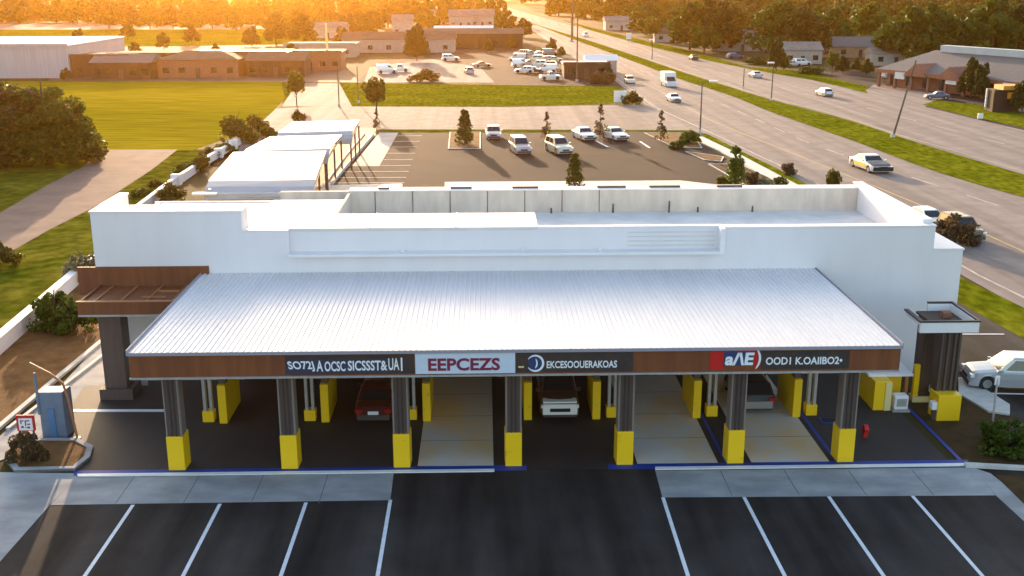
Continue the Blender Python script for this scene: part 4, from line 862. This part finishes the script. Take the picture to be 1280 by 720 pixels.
# left
plant('big', 0, 62, 203, 11.5, 'big dark broad tree beside the track at the left, rightmost of three', 1.25); plant('big', 1, 5, 205, 12, 'big dark tree at the left frame edge next to the track', 1.3); plant('big', 0, -60, 200, 11, 'big dark tree mostly beyond the left frame edge', 1.2)
plant('bush', 0, 108, 204, 3.2, 'shaded bush at the foot of the big left trees', 1.3, 'shrub')
plant('bush', 1, 72, 408, 3.0, 'loose green shrub by the retaining wall near the timber awning', .85, 'shrub'); plant('bush', 1, 92, 414, 2.6, 'green shrub tucked under the timber awning edge', .9, 'shrub'); plant('bush', 3, 105, 352, 2.6, 'cream-flowered shrub at the top of the retaining wall', .8, 'shrub')
plant('bush', 0, -4, 332, 2.6, 'dark bush cut by the left frame edge', 1, 'shrub')
for (a_, b_, h_, lb) in ((298, 178, 4.2, 'golden shrub tree left of the carport, nearest the field'), (322, 166, 3, 'rounded golden bush behind the carport left side'), (250, 214, 2.2, 'low bush between two wall piers'), (214, 252, 2.2, 'low bush at the lower end of the garden wall'), (338, 176, 2.4, 'small bush touching the carport roof edge')):
    plant('bush', 0, a_, b_, h_, lb, 1.1, 'shrub')
for q, (a_, b_, h_) in enumerate(((150, 268, 1.0), (176, 246, 1.2), (196, 236, 1.3), (232, 216, 1.5), (262, 198, 1.6), (280, 190, 1.6), (312, 172, 1.8))):
    plant('bush', q % 2, a_, b_, h_, 'low golden bush of the loose hedge along the garden wall, number %s from the building' % ['one', 'two', 'three', 'four', 'five', 'six', 'seven'][q], 1.4, 'shrub', group='loose hedge along the garden wall')
plant('small', 1, 371, 132, 6.2, 'lime green tree at the mouth of the side lane', .8); plant('small', 0, 471, 147, 7.0, 'golden tree by the cross road right of the dark pole', .85)
plant('bush', 0, 373, 152, 2.2, 'small clipped bush under the lime tree', .8, 'shrub'); plant('slim', 0, 471, 163, 3.2, 'short sapling at the top of the loading pad', 1)
plant('cone', 0, 581, 180, 4.9, 'conical golden tree in the square kerbed island', .95); plant('cone', 0, 718, 236, 4.0, 'conical golden tree just behind the building rear wall', .95)
plant('slim', 1, 683, 177, 4.0, 'thin bronze sapling left of the cream SUV', 1.1); plant('slim', 0, 750, 173, 4.8, 'slim bronze tree between the two white sedans', 1.1); plant('slim', 1, 826, 177, 4.2, 'slim bronze tree in the right kerbed island', 1.1)
plant('bush', 1, 862, 180, 2.4, 'rounded green bush beside the corner lamp post', 1, 'shrub'); plant('bush', 1, 846, 186, 1.4, 'low bush at the edge of the corner bed', 1.2, 'shrub')
plant('cone', 1, 918, 234, 4.3, 'dense dark conical tree at the rear right corner of the car park', 1.15)
for (a_, b_, h_, i_, lb) in ((940, 232, 1.8, 2, 'brown shrub right of the dense conical tree'), (955, 236, 1.6, 3, 'pale shrub beside the brown one at the rear'), (903, 234, 1.4, 0, 'yellow-green shrub left of the dense conical tree'), (975, 232, 1.3, 1, 'small dark shrub near the sidewalk bend'), (985, 218, 1.6, 2, 'thin bronze bush on the roadside grass')):
    plant('bush', i_, a_, b_, h_, lb, 1, 'shrub')
plant('small', 0, 1040, 252, 3.6, 'feathery small tree behind the right parapet', .6)
plant('bush', 2, 1193, 306, 3.0, 'brown bronze shrub against the right wing of the building', 1.0, 'shrub'); plant('bush', 2, 1150, 285, 1.5, 'low brown shrub behind the right parapet', 1.4, 'shrub')
plant('bush', 1, 1258, 562, 1.9, 'spiky dark green shrub in the soil bed at lower right', 1.15, 'shrub'); plant('bush', 3, 1268, 556, 1.4, 'pale-tipped shrub behind the spiky green one', 1.1, 'shrub'); plant('bush', 1, 1244, 552, .9, 'small dark shrub at the foot of the slim grey post', 1.1, 'shrub')
plant('bush', 2, 30, 576, 1.75, 'bare brown shrub at the foot of the red sign', .72, 'shrub'); plant('bush', 2, 44, 577, 1.5, 'dry grey-brown shrub right of the red sign', .7, 'shrub')
plant('bush', 0, 790, 130, 2.6, 'golden bush at the junction behind the white sign', 1.2, 'shrub')
for (a_, lb) in ((748, 'leftmost roadside bush by the small cabin'), (760, 'second roadside bush from the cabin')): plant('bush', 2, a_, 104, 3, lb, 1.1, 'shrub')
plant('mid', 0, 0, 0, 11, 'unseen tree added outside the left frame edge to shade the drive', .9, world=Vector((-34.5, 60, 0)))  # out of view, added to cast shade over the left drive
# mid distance specimens
plant('mid', 3, 521, 76, 12, 'lone dark tree in front of the warehouses', .68); plant('mid', 4, 632, 52, 13, 'round tree at the bend where the highway narrows', 1.0); plant('mid', 3, 655, 47, 9, 'dark tree right of the round one at the highway bend', .9)
plant('small', 1, 815, 57, 10, 'tall lime tree left of the big dark trees', .9)
for (a_, b_, h_, w_, i_, lb) in ((862, 62, 19, 1.05, 0, 'big dark green tree, left one of the roadside pair'), (893, 64, 20, 1.0, 3, 'big dark tree, right one of the roadside pair'), (880, 66, 12, .9, 1, 'lower tree in front of the roadside pair'),
    (975, 70, 20, 1.1, 0, 'large tree left of the grey-roofed little house'), (1000, 72, 17, 1.1, 3, 'dark tree behind the grey-roofed little house'), (1030, 66, 18, 1.0, 1, 'tall tree right of the grey-roofed little house'), (1088, 62, 19, 1.0, 0, 'bright-topped tree left of the mall'), (1062, 58, 15, .9, 3, 'shaded tree behind the long dark-roofed house'),
    (1140, 82, 20, 1.0, 1, 'bright-topped big tree behind the mall left end'), (1163, 80, 19, 1.0, 0, 'big tree behind the mall white sign'), (1198, 78, 15, 1.1, 3, 'dark tree behind the mall middle'), (1238, 84, 22, .9, 0, 'tall tree behind the mall right part'), (1268, 82, 20, 1.0, 3, 'dark tall tree behind the mall at the frame edge'), (1295, 82, 22, 1.0, 1, 'tall tree cut by the right frame edge'),
    (950, 62, 15, .9, 3, 'dark tree right of the white porch building'), (1213, 122, 9, .6, 3, 'dark tree in front of the mall roof'), (1225, 124, 8, .6, 3, 'second dark tree in front of the mall roof'), (1277, 142, 7, .6, 3, 'dark tree at the right edge below the mall'), (970, 90, 10, .5, 3, 'narrow dark tree at the bend beside the near houses')):
    plant('mid', i_, a_, b_, h_, lb, w_)
plant('small', 1, 1040, 93, 5.5, 'lime bush tree beside the far carriageway', .9); plant('bush', 1, 945, 80, 2.5, 'low bush by the side road', 2, 'shrub'); plant('bush', 1, 1015, 92, 2.4, 'dark low bush left of the lime one', 2, 'shrub')
for (a_, lb) in ((380, 'golden tree in front of the haze behind brown blocks'), (345, 'golden broad tree above the brown block right end')): plant('mid', 2, a_, 56, 12, lb, 1)
plant('bush', 0, 536, 101, 3, 'dark hedge bush on the edge of the grass strip', 1.5, 'shrub'); plant('bush', 0, 522, 102, 2.2, 'small bush left of the hedge bush on grass strip', 1.5, 'shrub')
for q, (a_, b_, h_, i_, k_, lb) in enumerate(((743, 26, 7, 0, 'mid', 'round tree at the far verge above the white-dark car'), (757, 33, 4, 0, 'mid', 'low tree left of the pale house across the highway'), (810, 44, 6, 3, 'mid', 'tree behind the glowing small sign'), (828, 50, 5, 0, 'mid', 'low tree beside the little brown-roofed house'),
    (846, 56, 7, 1, 'mid', 'roadside tree left of the big dark pair'), (980, 88, 5, 0, 'mid', 'shrubby tree left of the grey-roofed little house'), (1053, 92, 5, 3, 'mid', 'dark tree right of the lime bush tree'), (1070, 90, 4, 2, 'mid', 'tawny tree in front of the dark-roofed house'), (1083, 94, 4.5, 2, 'mid', 'tawny tree left of the brick shops'),
    (760, 100, 3.5, 3, 'mid', 'dark tree at the corner of the dealer lot'), (690, 64, 5, 3, 'mid', 'tree by the slip between dealer lot and highway'), (702, 72, 4, 0, 'mid', 'small tree at the highway side of the dealer lot'), (610, 66, 5, 4, 'mid', 'small tree behind the dealer lot left corner'), (640, 60, 4, 2, 'mid', 'low golden tree at the dealer lot back'), (455, 64, 7, 4, 'mid', 'golden tree between the brown block and the pale warehouse'), (100, 62, 8, 3, 'mid', 'dark tree between the metal hall and the brown block'))):
    plant(k_, i_, a_, b_, h_, lb, .8)
for i_, a_, b_, h_, lb in PENDING: plant('mid', i_, a_, b_, h_, lb, .9)
# forest fill
def near_road(x, y):
    for L_ in (near_edge, far_edge):
        pass
    # x range of the highway at this y
    def ix(L_, yy):
        for i in range(1, len(L_)):
            y0, y1 = L_[i-1][1], L_[i][1]
            if (y0-yy)*(y1-yy) <= 0 and y0 != y1: return L_[i-1][0]+(L_[i][0]-L_[i-1][0])*(yy-y0)/(y1-y0)
        return None
    a, b = ix(near_edge, y), ix(far_edge, y)
    return a is not None and b is not None and a-9 < x < b+9
rg = random.Random(11); n = 0; pts = []
for py, st, hmin, hmax in ((46, 30, 9, 13), (37, 24, 10, 14), (29, 24, 10, 15), (22, 23, 11, 16), (15, 24, 12, 17)):
    px = -60+rg.uniform(0, st)
    while px < 1360:
        yy = py+rg.uniform(-2.5, 2.5); x_ = px+rg.uniform(-5, 5); px += st*rg.uniform(.75, 1.35)
        if py > 42 and (x_ < 330 or 470 < x_ < 800): continue
        if py > 33 and (x_ < 120 or 560 < x_ < 622): continue
        if 566 < x_ < 612 and py > 26: continue
        p = at(x_, yy)
        if near_road(p.x, p.y): continue
        n += 1
        left = x_ < 620
        kd = 'mid' if py > 34 else 'far'
        idx = (rg.choice((2, 0, 3, 1)) if left else rg.choice((0, 1, 3, 0, 1))) if kd == 'mid' else (rg.choice((2, 3, 0)) if left else rg.choice((0, 1, 3, 2)))
        plant(kd, idx, 0, 0, rg.uniform(hmin, hmax)+(0 if left else 3), 'one of the golden hazy trees of the far woods at left' if left else 'one of the green trees of the far woods at right', rg.uniform(.95, 1.35)*(1 if left else 1.1), group='golden woods at left' if left else 'green woods at right', world=p)
# distant wood as one mass
Vs, Fs, off = [], [], 0; rr = np.random.RandomState(5)
for k in range(1500):
    D = 900*(4.5)**rr.rand(); D = D*.62 if k % 3 == 0 else D; X = rr.uniform(-.62, .66)*D; 
    if near_road(X, D): continue
    h = rr.uniform(13, 20); r = h*.55; m_ = 46
    d = rr.normal(size=(m_, 3)); d /= np.linalg.norm(d, axis=1)[:, None]; d[:, 2] = np.abs(d[:, 2])*1.2-.2
    pos = np.array([X, D, h*.45])+d*np.array([r, r, h*.5]); nr = d+rr.normal(size=(m_, 3))*.5; nr /= np.linalg.norm(nr, axis=1)[:, None]
    t = np.cross(nr, rr.normal(size=(m_, 3))); t /= np.linalg.norm(t, axis=1)[:, None]; b = np.cross(nr, t); s = 2.2*rr.uniform(.6, 1.2, size=(m_, 1))
    Vs.append(np.stack([pos-t*s, pos-b*s, pos+t*s, pos+b*s], axis=1).reshape(-1, 3))
V = np.concatenate(Vs); F = np.arange(len(V)).reshape(-1, 4)
o = bpy.data.objects.new('distant_woods', raw_mesh('distant_woods', V, F, 'leaf_d')); C.objects.link(o); tag(o, 'mass of distant woods fading into golden haze at the top', 'woods'); o['kind'] = 'stuff'

# ================================================================== HAZE
hm = bpy.data.materials.new('haze'); hm.use_nodes = True; hn = hm.node_tree; hn.nodes.clear()
out = hn.nodes.new('ShaderNodeOutputMaterial'); pv = hn.nodes.new('ShaderNodeVolumePrincipled')
pv.inputs['Color'].default_value = (.98, .48, .10, 1); pv.inputs['Density'].default_value = HAZE_D; pv.inputs['Anisotropy'].default_value = HAZE_ANI
hn.links.new(pv.outputs[0], out.inputs['Volume'])
hz_ = MB().box(-4200, 4200, -320, 9200, -1.1, 42).build('haze', hm); struct(hz_, 'stuff')
hz_['label'] = 'thin warm haze lying over the whole place'; hz_['category'] = 'haze'
